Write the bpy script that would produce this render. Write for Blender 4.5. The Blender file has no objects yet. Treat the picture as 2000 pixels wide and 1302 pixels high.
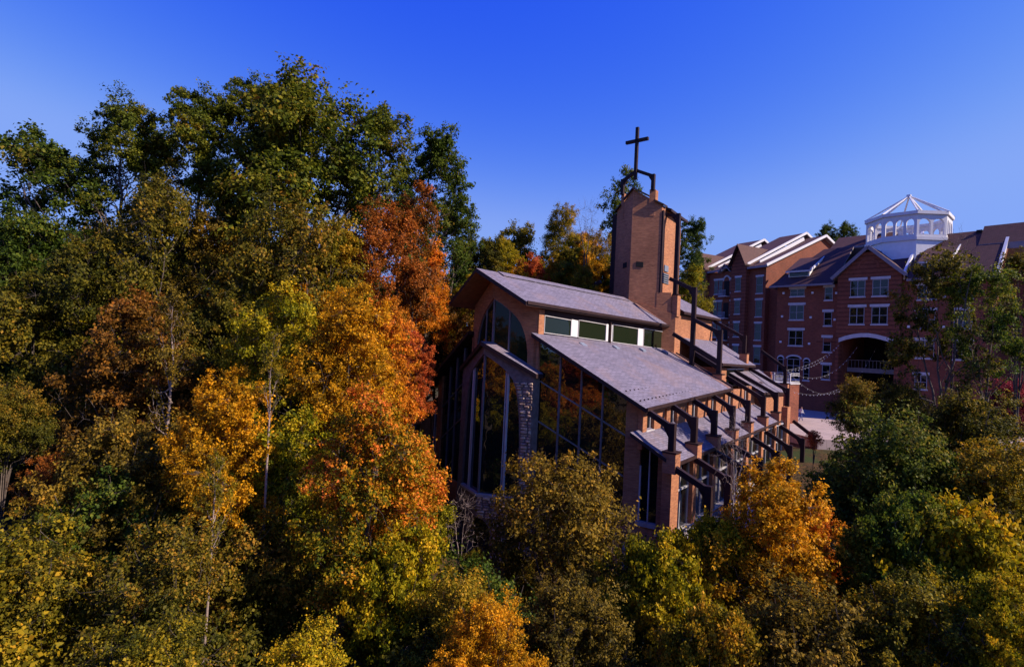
import bpy, bmesh, math, random
import numpy as np
from mathutils import Vector, Matrix
R = math.radians
sc = bpy.context.scene
col = sc.collection

# ------------------------------------------------------------------ camera
F, ROLL, HOR, CX, CY = 1045.0, 0.049, 674.0, 1000.0, 651.0      # in photograph pixels
PITCH = math.atan((HOR - CY) / F)
CAMZ = 7.5                                                       # the plaza by the dormitory is z = 0
_c, _s, _cp, _sp = math.cos(ROLL), math.sin(ROLL), math.cos(PITCH), math.sin(PITCH)
AX = Vector((_c, -_sp * _s, _cp * _s)); AU = Vector((-_s, -_sp * _c, _cp * _c)); AF = Vector((0, _cp, _sp))
cam = bpy.data.cameras.new('camera'); cam.sensor_width = 36; cam.lens = F / 2000 * 36
cam.clip_start = 0.1; cam.clip_end = 6000
co = bpy.data.objects.new('camera', cam); col.objects.link(co); sc.camera = co
m = Matrix((AX, AU, -AF)).transposed().to_4x4(); m.translation = (0, 0, CAMZ); co.matrix_world = m

def at(px, py, depth):
    """world point seen at a photograph pixel at a given distance along the view"""
    d = AX * ((px - CX) / F) + AU * (-(py - CY) / F) + AF
    return Vector((0, 0, CAMZ)) + d * (depth / d.y)

# ------------------------------------------------------------------ sky, sun, exposure
SUN_AZ, SUN_EL = R(104.5), R(37)                                   # azimuth clockwise from +Y
w = bpy.data.worlds.new('World'); sc.world = w; w.use_nodes = True
nt = w.node_tree; nt.nodes.clear()
sky = nt.nodes.new('ShaderNodeTexSky'); sky.sky_type = 'NISHITA'; sky.sun_disc = False
sky.sun_elevation = SUN_EL; sky.sun_rotation = SUN_AZ
sky.altitude = 0; sky.air_density = 1.3; sky.dust_density = 0.0; sky.ozone_density = 3.0
sep = nt.nodes.new('ShaderNodeSeparateColor'); com = nt.nodes.new('ShaderNodeCombineColor'); nt.links.new(sky.outputs[0], sep.inputs[0])
for i, (kk, pw) in enumerate(((.137, 3.1), (.223, 1.95), (5.2, .15))):       # the photograph's deep, saturated blue
    p_ = nt.nodes.new('ShaderNodeMath'); p_.operation = 'POWER'; nt.links.new(sep.outputs[i], p_.inputs[0]); p_.inputs[1].default_value = pw
    q_ = nt.nodes.new('ShaderNodeMath'); q_.operation = 'MULTIPLY'; nt.links.new(p_.outputs[0], q_.inputs[0]); q_.inputs[1].default_value = kk
    s_ = nt.nodes.new('ShaderNodeMath'); s_.operation = 'SMOOTH_MIN'; nt.links.new(q_.outputs[0], s_.inputs[0]); s_.inputs[1].default_value = (1.7, 2.85, 7.0)[i]; s_.inputs[2].default_value = 1.2
    nt.links.new(s_.outputs[0], com.inputs[i])
bg = nt.nodes.new('ShaderNodeBackground'); bg.inputs[1].default_value = 0.088
wo = nt.nodes.new('ShaderNodeOutputWorld')
nt.links.new(com.outputs[0], bg.inputs[0]); nt.links.new(bg.outputs[0], wo.inputs[0])
sl = bpy.data.lights.new('sun', 'SUN'); sl.energy = 5.0; sl.angle = R(0.5); sl.color = (1.0, 0.86, 0.70)
so = bpy.data.objects.new('sun', sl); col.objects.link(so)
sdir = Vector((math.sin(SUN_AZ) * math.cos(SUN_EL), math.cos(SUN_AZ) * math.cos(SUN_EL), math.sin(SUN_EL)))
so.rotation_euler = sdir.to_track_quat('Z', 'Y').to_euler(); so.location = (60, -20, 80)
vs = sc.view_settings
vs.view_transform = 'Standard'; vs.look = 'None'; vs.gamma = 1; vs.use_curve_mapping = False; vs.exposure = 0.65
sc.cycles.max_bounces = 5; sc.cycles.transparent_max_bounces = 4; sc.cycles.diffuse_bounces = 2; sc.cycles.glossy_bounces = 3
sc.cycles.transmission_bounces = 3
sc.cycles.use_denoising = True

# ------------------------------------------------------------------ materials
class G:
    def __init__(s, name):
        s.m = bpy.data.materials.new(name); s.m.use_nodes = True; s.t = s.m.node_tree; s.t.nodes.clear()
        s.out = s.n('ShaderNodeOutputMaterial')
    def n(s, t, **k):
        x = s.t.nodes.new(t)
        for a, b in k.items(): setattr(x, a, b)
        return x
    def l(s, a, b): s.t.links.new(a, b)
    def val(s, sock, v):
        if hasattr(v, 'default_value') or hasattr(v, 'is_linked'): s.l(v, sock)
        else: sock.default_value = v
    def math(s, op, a, b=0.0):
        x = s.n('ShaderNodeMath', operation=op); s.val(x.inputs[0], a); s.val(x.inputs[1], b); return x.outputs[0]
    def noise(s, vec, scale, detail=3, rough=.6):
        x = s.n('ShaderNodeTexNoise'); s.l(vec, x.inputs['Vector']); x.inputs['Scale'].default_value = scale
        x.inputs['Detail'].default_value = detail; x.inputs['Roughness'].default_value = rough; return x.outputs['Fac']
    def ramp(s, fac, stops):
        x = s.n('ShaderNodeValToRGB'); s.l(fac, x.inputs[0]); e = x.color_ramp.elements
        while len(e) < len(stops): e.new(.5)
        for el, (p, c) in zip(e, stops): el.position = p; el.color = (*c, 1)
        return x.outputs[0]
    def mix(s, f, a, b, mode='MIX'):
        x = s.n('ShaderNodeMix', data_type='RGBA', blend_type=mode); s.val(x.inputs[0], f)
        s.val(x.inputs[6], (*a, 1) if isinstance(a, tuple) else a); s.val(x.inputs[7], (*b, 1) if isinstance(b, tuple) else b); return x.outputs[2]
    def bump(s, h, strength, dist=.02):
        x = s.n('ShaderNodeBump'); s.l(h, x.inputs['Height']); x.inputs['Strength'].default_value = strength; x.inputs['Distance'].default_value = dist; return x.outputs[0]
    def pbr(s, colr, rough=.8, bump=None, spec=.3, metal=0., ior=None):
        p = s.n('ShaderNodeBsdfPrincipled'); s.val(p.inputs['Base Color'], (*colr, 1) if isinstance(colr, tuple) else colr)
        s.val(p.inputs['Roughness'], rough); p.inputs['Specular IOR Level'].default_value = spec; p.inputs['Metallic'].default_value = metal
        if ior: p.inputs['IOR'].default_value = ior
        if bump is not None: s.l(bump, p.inputs['Normal'])
        return p.outputs[0]
    def end(s, sh): s.l(sh, s.out.inputs[0]); return s.m
    def pos(s): return s.n('ShaderNodeNewGeometry').outputs['Position']
    def wallvec(s):
        """(distance along the wall, height, 0) for any upright wall"""
        g = s.n('ShaderNodeNewGeometry'); a = s.n('ShaderNodeSeparateXYZ'); b = s.n('ShaderNodeSeparateXYZ')
        s.l(g.outputs['Position'], a.inputs[0]); s.l(g.outputs['True Normal'], b.inputs[0])
        h = s.math('SUBTRACT', s.math('MULTIPLY', a.outputs[1], b.outputs[0]), s.math('MULTIPLY', a.outputs[0], b.outputs[1]))
        c = s.n('ShaderNodeCombineXYZ'); s.l(h, c.inputs[0]); s.l(a.outputs[2], c.inputs[1]); return c.outputs[0]

def brick_mat(name, c1, c2, mortar, bw=.22, rh=.075, band=None):
    g = G(name); v = g.wallvec(); b = g.n('ShaderNodeTexBrick'); g.l(v, b.inputs['Vector'])
    b.inputs['Color1'].default_value = (*c1, 1); b.inputs['Color2'].default_value = (*c2, 1); b.inputs['Mortar'].default_value = (*mortar, 1)
    b.inputs['Scale'].default_value = 1; b.inputs['Brick Width'].default_value = bw; b.inputs['Row Height'].default_value = rh
    b.inputs['Mortar Size'].default_value = .008; b.inputs['Bias'].default_value = -.1
    big = g.noise(g.pos(), .35, 4); mp = g.n('ShaderNodeMapping'); mp.inputs['Scale'].default_value = (1.6, 9, 1); g.l(v, mp.inputs[0]); sm = g.noise(mp.outputs[0], 1.0, 4, .75)
    c = g.mix(.8, b.outputs['Color'], g.ramp(big, [(.3, (.68, .66, .66)), (.7, (1.1, 1.1, 1.08))]), 'MULTIPLY')
    c = g.mix(.9, c, g.ramp(sm, [(.3, (.58, .56, .57)), (.5, (.95, .94, .94)), (.7, (1.3, 1.28, 1.24))]), 'MULTIPLY')
    if band:                                              # courses coloured darker in bands every few feet
        w_ = g.n('ShaderNodeTexWave'); w_.bands_direction = 'Y'; g.l(v, w_.inputs['Vector']); w_.inputs['Scale'].default_value = band
        w_.inputs['Distortion'].default_value = .15
        c = g.mix(.75, c, g.ramp(w_.outputs['Fac'], [(.15, (.5, .47, .5)), (.45, (1, 1, 1))]), 'MULTIPLY')
    return g.end(g.pbr(c, .85, g.bump(b.outputs['Fac'], -.5, .01), .25))

def plain(name, c, rough=.7, nscale=3., amt=.25, spec=.3, metal=0.):
    g = G(name); n = g.noise(g.pos(), nscale, 4)
    lo = tuple(x * (1 - amt) for x in c); hi = tuple(min(1, x * (1 + amt)) for x in c)
    return g.end(g.pbr(g.ramp(n, [(.3, lo), (.7, hi)]), rough, None, spec, metal))

def shingle_mat(name, c, rust, course=.14):
    g = G(name); gm = g.n('ShaderNodeNewGeometry'); a = g.n('ShaderNodeSeparateXYZ'); g.l(gm.outputs['Position'], a.inputs[0])
    nn = g.n('ShaderNodeSeparateXYZ'); g.l(gm.outputs['True Normal'], nn.inputs[0])
    h = g.math('SUBTRACT', g.math('MULTIPLY', a.outputs[1], nn.outputs[0]), g.math('MULTIPLY', a.outputs[0], nn.outputs[1]))
    cb = g.n('ShaderNodeCombineXYZ'); g.l(h, cb.inputs[0]); g.l(g.math('MULTIPLY', a.outputs[2], 1.7), cb.inputs[1])
    b = g.n('ShaderNodeTexBrick'); g.l(cb.outputs[0], b.inputs['Vector']); b.inputs['Scale'].default_value = 1
    b.inputs['Brick Width'].default_value = .3; b.inputs['Row Height'].default_value = course; b.inputs['Mortar Size'].default_value = .012
    b.inputs['Color1'].default_value = (*[x * .82 for x in c], 1); b.inputs['Color2'].default_value = (*[x * 1.2 for x in c], 1); b.inputs['Mortar'].default_value = (*[x * .5 for x in c], 1)
    n1 = g.noise(g.pos(), .45, 5, .65); n2 = g.noise(g.pos(), 9, 3)
    cc = g.mix(.7, b.outputs['Color'], g.ramp(n2, [(.3, (.72, .72, .72)), (.7, (1.2, 1.2, 1.2))]), 'MULTIPLY')
    f = g.n('ShaderNodeMapRange'); g.l(n1, f.inputs[0]); f.inputs[1].default_value = .5; f.inputs[2].default_value = .78; f.inputs[4].default_value = .55
    cc = g.mix(f.outputs[0], cc, rust)
    return g.end(g.pbr(cc, .8, g.bump(b.outputs['Fac'], -.6, .015), .3))

def glass_mat(name, tint=(.006, .008, .008), wav=.5, ior=2.15):
    g = G(name); n = g.noise(g.pos(), .9, 2, .5)
    return g.end(g.pbr(tint, .015, g.bump(n, wav, .03), .5, 0, ior))

LEAF = {}
def leaf_mat(name, stops, trans=.38, jitter=.25):
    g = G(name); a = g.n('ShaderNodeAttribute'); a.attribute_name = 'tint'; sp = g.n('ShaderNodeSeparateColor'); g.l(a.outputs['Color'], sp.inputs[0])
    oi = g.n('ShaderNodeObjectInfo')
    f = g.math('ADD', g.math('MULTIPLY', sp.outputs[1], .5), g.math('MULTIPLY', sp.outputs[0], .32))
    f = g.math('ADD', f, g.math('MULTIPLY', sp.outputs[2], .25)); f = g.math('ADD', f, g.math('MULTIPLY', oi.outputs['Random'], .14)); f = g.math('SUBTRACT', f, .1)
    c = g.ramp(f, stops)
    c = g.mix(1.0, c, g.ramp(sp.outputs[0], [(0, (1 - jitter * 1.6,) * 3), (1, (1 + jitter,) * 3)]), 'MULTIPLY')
    p = g.pbr(c, .55, None, .10); t = g.n('ShaderNodeBsdfTranslucent'); g.l(c, t.inputs[0])
    mx = g.n('ShaderNodeMixShader'); mx.inputs[0].default_value = trans; g.l(p, mx.inputs[1]); g.l(t.outputs[0], mx.inputs[2])
    LEAF[name] = g.end(mx.outputs[0]); return LEAF[name]

leaf_mat('dgreen', [(.2, (.022, .045, .006)), (.5, (.06, .095, .010)), (.75, (.13, .15, .014)), (.95, (.25, .17, .02))])
leaf_mat('green', [(.2, (.030, .062, .007)), (.5, (.08, .125, .011)), (.75, (.17, .18, .014)), (.95, (.32, .22, .02))])
leaf_mat('oak', [(.2, (.035, .062, .007)), (.5, (.115, .135, .011)), (.72, (.22, .185, .014)), (.86, (.30, .14, .018)), (.97, (.45, .13, .025))])
leaf_mat('olive', [(.2, (.05, .058, .007)), (.45, (.17, .145, .009)), (.7, (.34, .225, .011)), (.95, (.55, .25, .015))])
leaf_mat('olived', [(.2, (.032, .042, .006)), (.5, (.10, .092, .009)), (.75, (.20, .145, .012)), (.95, (.36, .17, .018))])
leaf_mat('brown', [(.2, (.05, .035, .008)), (.5, (.15, .075, .011)), (.75, (.27, .11, .014)), (.95, (.40, .13, .02))])
leaf_mat('khaki', [(.2, (.06, .052, .010)), (.5, (.17, .115, .013)), (.75, (.29, .18, .018)), (.95, (.44, .21, .022))])
leaf_mat('ygreen', [(.2, (.07, .10, .006)), (.45, (.25, .22, .007)), (.7, (.45, .32, .009)), (.95, (.66, .34, .012))])
leaf_mat('gold', [(.2, (.20, .12, .006)), (.45, (.55, .27, .008)), (.7, (.80, .36, .011)), (.95, (.88, .34, .018))], .42)
leaf_mat('orange', [(.2, (.22, .12, .008)), (.45, (.60, .22, .010)), (.7, (.82, .25, .018)), (.95, (.85, .22, .04))], .42)
leaf_mat('redor', [(.2, (.2, .06, .010)), (.5, (.50, .11, .02)), (.75, (.66, .13, .035)), (.95, (.66, .11, .05))])
leaf_mat('rust', [(.2, (.09, .045, .008)), (.5, (.25, .085, .012)), (.75, (.42, .12, .016)), (.95, (.52, .14, .022))])
leaf_mat('maple', [(.2, (.08, .105, .007)), (.4, (.30, .21, .008)), (.58, (.60, .225, .010)), (.75, (.74, .18, .025)), (.95, (.62, .10, .045))])
leaf_mat('crimson', [(.2, (.07, .012, .016)), (.6, (.22, .022, .035)), (.95, (.36, .04, .05))])

M = {}
M['brick'] = brick_mat('chapel_brick', (.46, .178, .078), (.34, .115, .055), (.34, .2, .13))
M['dbrick'] = brick_mat('dormitory_brick', (.25, .062, .032), (.17, .042, .025), (.18, .09, .06))
M['dbrickb'] = brick_mat('banded_brick', (.25, .062, .032), (.17, .042, .025), (.18, .09, .06), band=.52)
M['stone'] = plain('fieldstone', (.42, .27, .19), .9, 5, .3)
M['stone2'] = plain('fieldstone_pale', (.54, .38, .27), .9, 5, .25)
M['stone3'] = plain('fieldstone_dark', (.27, .18, .155), .9, 5, .35)
M['mortar'] = plain('stone_mortar', (.15, .11, .10), .95, 4, .3)
M['conc'] = plain('concrete', (.34, .30, .29), .9, 2, .2)
M['roof'] = shingle_mat('slate_shingles', (.155, .133, .185), (.25, .15, .12))
M['rustroof'] = shingle_mat('rust_stained_shingles', (.20, .10, .085), (.17, .12, .12))
M['droof'] = shingle_mat('brown_shingles', (.085, .032, .03), (.10, .045, .04), .2)
M['fascia'] = plain('dark_brown_metal', (.034, .017, .017), .55, 2, .25, .15)
M['timber'] = plain('dark_painted_steel', (.026, .013, .014), .55, 2, .3, .15)
M['soffit'] = plain('wood_soffit', (.20, .09, .045), .7, 3, .25)
M['white'] = plain('white_trim', (.62, .60, .62), .5, 2, .06)
M['lintel'] = plain('limestone', (.46, .43, .44), .8, 2, .12)
M['siding'] = plain('white_siding', (.74, .72, .73), .6, 2, .06)
M['glass'] = glass_mat('dark_glass')
M['glassd'] = glass_mat('dormitory_glass', (.006, .007, .009), .15, 1.5)
M['glassc'] = glass_mat('clerestory_glass', (.012, .017, .008), .2, 1.32)
M['dframe'] = plain('dormitory_window_frame', (.24, .23, .25), .5, 2, .1)
M['trimgrey'] = plain('grey_trim', (.20, .17, .20), .6, 2, .1)
M['mull'] = plain('bronze_mullion', (.13, .12, .14), .4, 2, .15, .5)
M['alu'] = plain('pale_mullion', (.42, .40, .42), .4, 2, .1, .5)
M['vent'] = plain('grey_vent', (.18, .20, .26), .5, 2, .1)
M['lintel2'] = plain('dark_stone', (.2, .18, .19), .8, 2, .1)
M['dark'] = plain('dark_parts_and_shade', (.012, .010, .011), .9, 2, .1)  # near-black; shade of passage, undercroft and doorways is put into the colour
M['bark'] = plain('bark', (.10, .075, .062), .9, 7, .4)
M['barkpale'] = plain('pale_bark', (.27, .20, .18), .9, 6, .35)
M['barkdark'] = plain('dark_bark', (.05, .038, .032), .9, 7, .4)
M['wire'] = plain('pale_wire', (.25, .24, .25), .5, 2, .1)
def ground_mat():
    g = G('forest_floor'); p = g.pos(); a = g.noise(p, .25, 5); b = g.noise(p, 3.5, 5, .7)
    c = g.ramp(b, [(.3, (.018, .012, .008)), (.5, (.06, .036, .016)), (.62, (.12, .06, .02)), (.75, (.05, .045, .014))])
    c = g.mix(g.ramp(a, [(.45, (0, 0, 0)), (.62, (1, 1, 1))]), c, (.035, .045, .014))
    return g.end(g.pbr(c, .95, g.bump(b, .8, .1), .1))
M['ground'] = ground_mat()
def lawn_mat():
    g = G('lawn'); b = g.noise(g.pos(), 2.5, 5, .7)
    return g.end(g.pbr(g.ramp(b, [(.3, (.06, .075, .02)), (.7, (.14, .13, .04))]), .95, g.bump(b, .8, .05), .1))
M['lawn'] = lawn_mat()
def paving_mat():
    g = G('plaza_paving'); b = g.n('ShaderNodeTexBrick'); g.l(g.pos(), b.inputs['Vector']); b.inputs['Scale'].default_value = 1
    b.inputs['Brick Width'].default_value = .8; b.inputs['Row Height'].default_value = .4; b.inputs['Mortar Size'].default_value = .02
    b.inputs['Color1'].default_value = (.42, .32, .29, 1); b.inputs['Color2'].default_value = (.36, .27, .25, 1); b.inputs['Mortar'].default_value = (.25, .19, .18, 1)
    n = g.noise(g.pos(), .5, 4)
    return g.end(g.pbr(g.mix(.6, b.outputs['Color'], g.ramp(n, [(.3, (.75, .75, .75)), (.7, (1.1, 1.1, 1.1))]), 'MULTIPLY'), .9, None, .2))
M['paving'] = paving_mat()

# ------------------------------------------------------------------ object helpers
def tag(o, label=None, cat=None, group=None, kind=None):
    if label: o['label'] = label
    if cat: o['category'] = cat
    if group: o['group'] = group
    if kind: o['kind'] = kind
    return o
def empty(name, loc, rz=0., **k):
    o = bpy.data.objects.new(name, None); o.location = loc; o.rotation_euler = (0, 0, rz); col.objects.link(o); return tag(o, **k)

class MB:
    """collects boxes, bars, slabs and strips; build() links them as ONE mesh object"""
    def __init__(s): s.v, s.f, s.mi = [], [], []
    def add(s, vs, fs, mi=0):
        n = len(s.v); s.v += [tuple(p) for p in vs]; s.f += [tuple(i + n for i in f) for f in fs]
        s.mi += list(mi) if isinstance(mi, (list, tuple)) else [mi] * len(fs); return s
    def box(s, a, b, mi=0):
        (x0, y0, z0), (x1, y1, z1) = a, b
        return s.add([(x0, y0, z0), (x1, y0, z0), (x1, y1, z0), (x0, y1, z0), (x0, y0, z1), (x1, y0, z1), (x1, y1, z1), (x0, y1, z1)],
                     [(0, 3, 2, 1), (4, 5, 6, 7), (0, 1, 5, 4), (1, 2, 6, 5), (2, 3, 7, 6), (3, 0, 4, 7)], mi)
    def bar(s, p, q, wd, ht, mi=0, up=(0, 0, 1)):
        p, q = Vector(p), Vector(q); d = (q - p).normalized(); upv = Vector(up)
        if abs(d.dot(upv)) > .98: upv = Vector((0, 1, 0))
        sd = d.cross(upv).normalized() * wd / 2; u2 = sd.cross(d).normalized() * ht / 2
        vs = [p - sd - u2, p + sd - u2, p + sd + u2, p - sd + u2, q - sd - u2, q + sd - u2, q + sd + u2, q - sd + u2]
        return s.add(vs, [(0, 3, 2, 1), (4, 5, 6, 7), (0, 1, 5, 4), (1, 2, 6, 5), (2, 3, 7, 6), (3, 0, 4, 7)], mi)
    def prism(s, poly, vec, mi_top=0, mi_side=0, mi_bot=None):
        """planar polygon swept along vec"""
        n = len(poly); vec = Vector(vec); P = [Vector(p) for p in poly]; Q = [p + vec for p in P]
        nrm = Vector((0, 0, 0))
        for i in range(n): a, b = P[i], P[(i + 1) % n]; nrm += a.cross(b)
        fl = nrm.dot(vec) > 0                              # polygon faces the sweep: flip
        top = tuple(range(n)); bot = tuple(range(2 * n - 1, n - 1, -1))
        sd = [(i, i + n, (i + 1) % n + n, (i + 1) % n) for i in range(n)]
        fs = [top, bot] + sd
        if fl: fs = [tuple(reversed(f)) for f in fs]
        return s.add(P + Q, fs, [mi_top, mi_side if mi_bot is None else mi_bot] + [mi_side] * n)
    def strip(s, inner, outer, vec, mi=0):
        """wall between two polylines, with thickness vec"""
        n = len(inner); vec = Vector(vec); A = [Vector(p) for p in inner]; B = [Vector(p) for p in outer]
        vs = A + B + [p + vec for p in A] + [p + vec for p in B]; fs = []
        nr = (B[0] - A[0]).cross(A[-1] - A[0]); fl = nr.dot(vec) > 0
        for i in range(n - 1):
            fs += [(i, i + n, i + n + 1, i + 1), (i + 2 * n, i + 1 + 2 * n, i + 1 + 3 * n, i + 3 * n), (i, i + 1, i + 1 + 2 * n, i + 2 * n), (i + n, i + 3 * n, i + 1 + 3 * n, i + 1 + n)]
        fs += [(0, 2 * n, 3 * n, n), (n - 1, 2 * n - 1, 4 * n - 1, 3 * n - 1)]
        if fl: fs = [tuple(reversed(f)) for f in fs]
        return s.add(vs, fs, mi)
    def tube(s, pts, r, sides=6, mi=0):
        for p, q in zip(pts[:-1], pts[1:]):
            p, q = Vector(p), Vector(q); d = (q - p).normalized(); a = d.orthogonal().normalized(); b = d.cross(a)
            ring = [a * math.cos(2 * math.pi * i / sides) * r + b * math.sin(2 * math.pi * i / sides) * r for i in range(sides)]
            s.add([p + x for x in ring] + [q + x for x in ring], [(i, (i + 1) % sides, (i + 1) % sides + sides, i + sides) for i in range(sides)] + [tuple(range(sides - 1, -1, -1)), tuple(range(sides, 2 * sides))], mi)
        return s
    def build(s, name, mats, parent=None, zb=0., smooth=False, **k):
        me = bpy.data.meshes.new(name); me.from_pydata([(x, y, z - zb) for x, y, z in s.v], [], s.f)
        for mm in (mats if isinstance(mats, (list, tuple)) else [mats]): me.materials.append(mm)
        me.polygons.foreach_set('material_index', s.mi)
        if smooth: me.polygons.foreach_set('use_smooth', [True] * len(s.f))
        me.update(); o = bpy.data.objects.new(name, me); col.objects.link(o)
        if parent: o.parent = parent
        return tag(o, **k)

# ------------------------------------------------------------------ terrain
AL = R(38.2)                                              # the chapel's nave points this far right of the view
CS = 0.711                                                # chapel plan units to metres
OX, OY = -1.70 * CS, 45.0 * CS
def chap(v, u): return (OX + CS * (v * math.cos(AL) + u * math.sin(AL)), OY + CS * (-v * math.sin(AL) + u * math.cos(AL)))
CP = [(0, 4, -8), (-10, 6, -7), (10, 6, -7.5), (0, 14, -7), (-7, 16, -5), (-15, 14, -3.5), (-21, 21, -2.5), (-16, 28, -2.5), (-32, 28, -1.5), (-8, 23, -4.5), (-4, 27, -5), (0, 28.5, -5.3),
      (4, 23, -5.8), (8, 20, -6), (14, 16, -5.8), (11, 26, -4.5), (18, 21, -4.2), (25, 20, -2.5), (32, 27, -1.2), (43, 36, -.6), (23, 32, -2.2), (20, 36, -3), (36, 50, -.7), (28, 45, -1.3), (57, 57, -.5), (43, 71, -.6), (71, 43, -.5),
      (7, 43, -3), (14, 54, -1.5), (-10, 43, -1.5), (-14, 64, -.5), (21, 78, -.5), (0, 92, -.3), (-43, 57, 0), (64, 92, -.5), (-28, -14, -6), (28, -14, -6), (0, -28, -6), (43, 7, -3), (-43, 7, -3)]
CPA = np.array(CP, float)
def terr(x, y):
    x = np.asarray(x, float); y = np.asarray(y, float)
    d2 = (x[..., None] - CPA[:, 0]) ** 2 + (y[..., None] - CPA[:, 1]) ** 2 + 4.0
    wt = d2 ** -2.0
    z = (wt * CPA[:, 2]).sum(-1) / wt.sum(-1)
    return z
def axis(lo, hi, step, far, n):
    a = list(np.arange(lo, hi + .1, step)); g = np.geomspace(step * 2, far, n)
    return np.array([lo - t for t in g[::-1]] + a + [hi + t for t in g])
gx = axis(-80, 120, 2.5, 3800, 16); gy = axis(-50, 140, 2.5, 4800, 16)
XX, YY = np.meshgrid(gx, gy); ZZ = terr(XX, YY)
rng = np.random.default_rng(5); ZZ = ZZ + rng.normal(0, .12, ZZ.shape)
plz = [Vector(p) for p in ((29.5, 51, 0), (40, 52, 0), (60, 50, 0), (120, 60, 0), (120, 140, 0), (10, 140, 0), (18, 62, 0), (28.5, 58, 0))]
nx, ny = len(gx), len(gy)
me = bpy.data.meshes.new('ground'); me.from_pydata(np.stack([XX.ravel(), YY.ravel(), ZZ.ravel()], 1).tolist(), [], [(j * nx + i, j * nx + i + 1, (j + 1) * nx + i + 1, (j + 1) * nx + i) for j in range(ny - 1) for i in range(nx - 1)])
me.materials.append(M['ground']); me.polygons.foreach_set('use_smooth', [True] * len(me.polygons))
tag(bpy.data.objects.new('ground', me), kind='structure'); col.objects.link(bpy.data.objects['ground'])
MB().prism([(p.x, p.y, .0) for p in plz], (0, 0, -1.2)).build('plaza', M['paving'], kind='structure')
MB().prism([(56, 52, .02), (118, 61, .02), (118, 96, .02), (64, 80, .02)], (0, 0, -1.1)).build('lawn', M['lawn'], kind='structure')
# ================================================================== CHAPEL (plan axes: v across, u along the nave; z from the camera's level)
ZB = -14.0
chapel = empty('church_building', (OX, OY, CAMZ + ZB * CS), -AL, label='large brick chapel with stepped slate roofs and a tower topped by a dark cross', cat='church')
chapel.scale = (CS, CS, CS)
K = .46
def part(mb, name, mat, parent=None, **k): 
    o = mb.build(name, mat, parent or chapel, ZB, **k)
    return o
def child(mb, name, mat, parent, **k): return mb.build(name, mat, parent, ZB, **k)
def fw(s, v, z, o=0.): return (s * v, K * v - o, z)          # a point on the prow-shaped front, o in front of it
B = M['brick']
# --- clerestory: prow front with a pointed window
ARC = [(0, 3.85), (.35, 3.66), (.7, 3.43), (1.05, 3.15), (1.45, 2.8), (1.85, 2.4), (2.2, 1.9), (2.42, 1.4), (2.6, .9), (2.75, .2), (2.85, -.6), (2.9, -3.2)]
OUT = [(0, 5.75), (.6, 5.35), (1.3, 4.88), (2.0, 4.42), (2.8, 3.88), (3.52, 3.4), (3.52, 2.6), (3.52, 1.9), (3.52, 1.1), (3.52, .2), (3.52, -.6), (3.52, -3.2)]
mb = MB()
for s in (1, -1):
    mb.strip([fw(s, v, z) for v, z in ARC], [fw(s, v, z) for v, z in OUT], (0, .45, 0))
part(mb, 'front_wall', B)
for s in (1, -1):
    part(MB().box((min(s * 3.45, s * 3.62), 1.66, .9), (max(s * 3.45, s * 3.62), 2.42, 3.1)), 'corner_return', B)
    part(MB().box((min(s * 3.4, s * 3.62), 28.3, -3), (max(s * 3.4, s * 3.62), 29.2, 3.1)), 'corner_return', B)
win = part(MB().bar(fw(1, 0, -3, -.2), fw(1, 0, 3.8, -.2), .16, .16), 'arched_window', M['mull'])
mb = MB()
for s in (1, -1):
    for v, zt in ((1.27, 2.95),): mb.bar(fw(s, v, -3, -.2), fw(s, v, zt, -.2), .12, .14)
    pts = [fw(s, v - .03, z - .03, -.2) for v, z in ARC[:-1]]
    for p, q in zip(pts[:-1], pts[1:]): mb.bar(p, q, .1, .1)
child(mb, 'mullion', M['mull'], win)
for s in (1, -1):
    mb = MB(); mb.strip([fw(s, 0, z, -.25) for v, z in ARC], [fw(s, min(v, 1.22), z, -.25) for v, z in ARC], (0, .04, 0)); child(mb, 'pane', M['glassc'], win)
    A2 = [(v, z) for v, z in ARC if v > 1.3]
    mb = MB(); mb.strip([fw(s, 1.3, z, -.25) for v, z in A2], [fw(s, v, z, -.25) for v, z in A2], (0, .04, 0)); child(mb, 'pane', M['glassc'], win)
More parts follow.
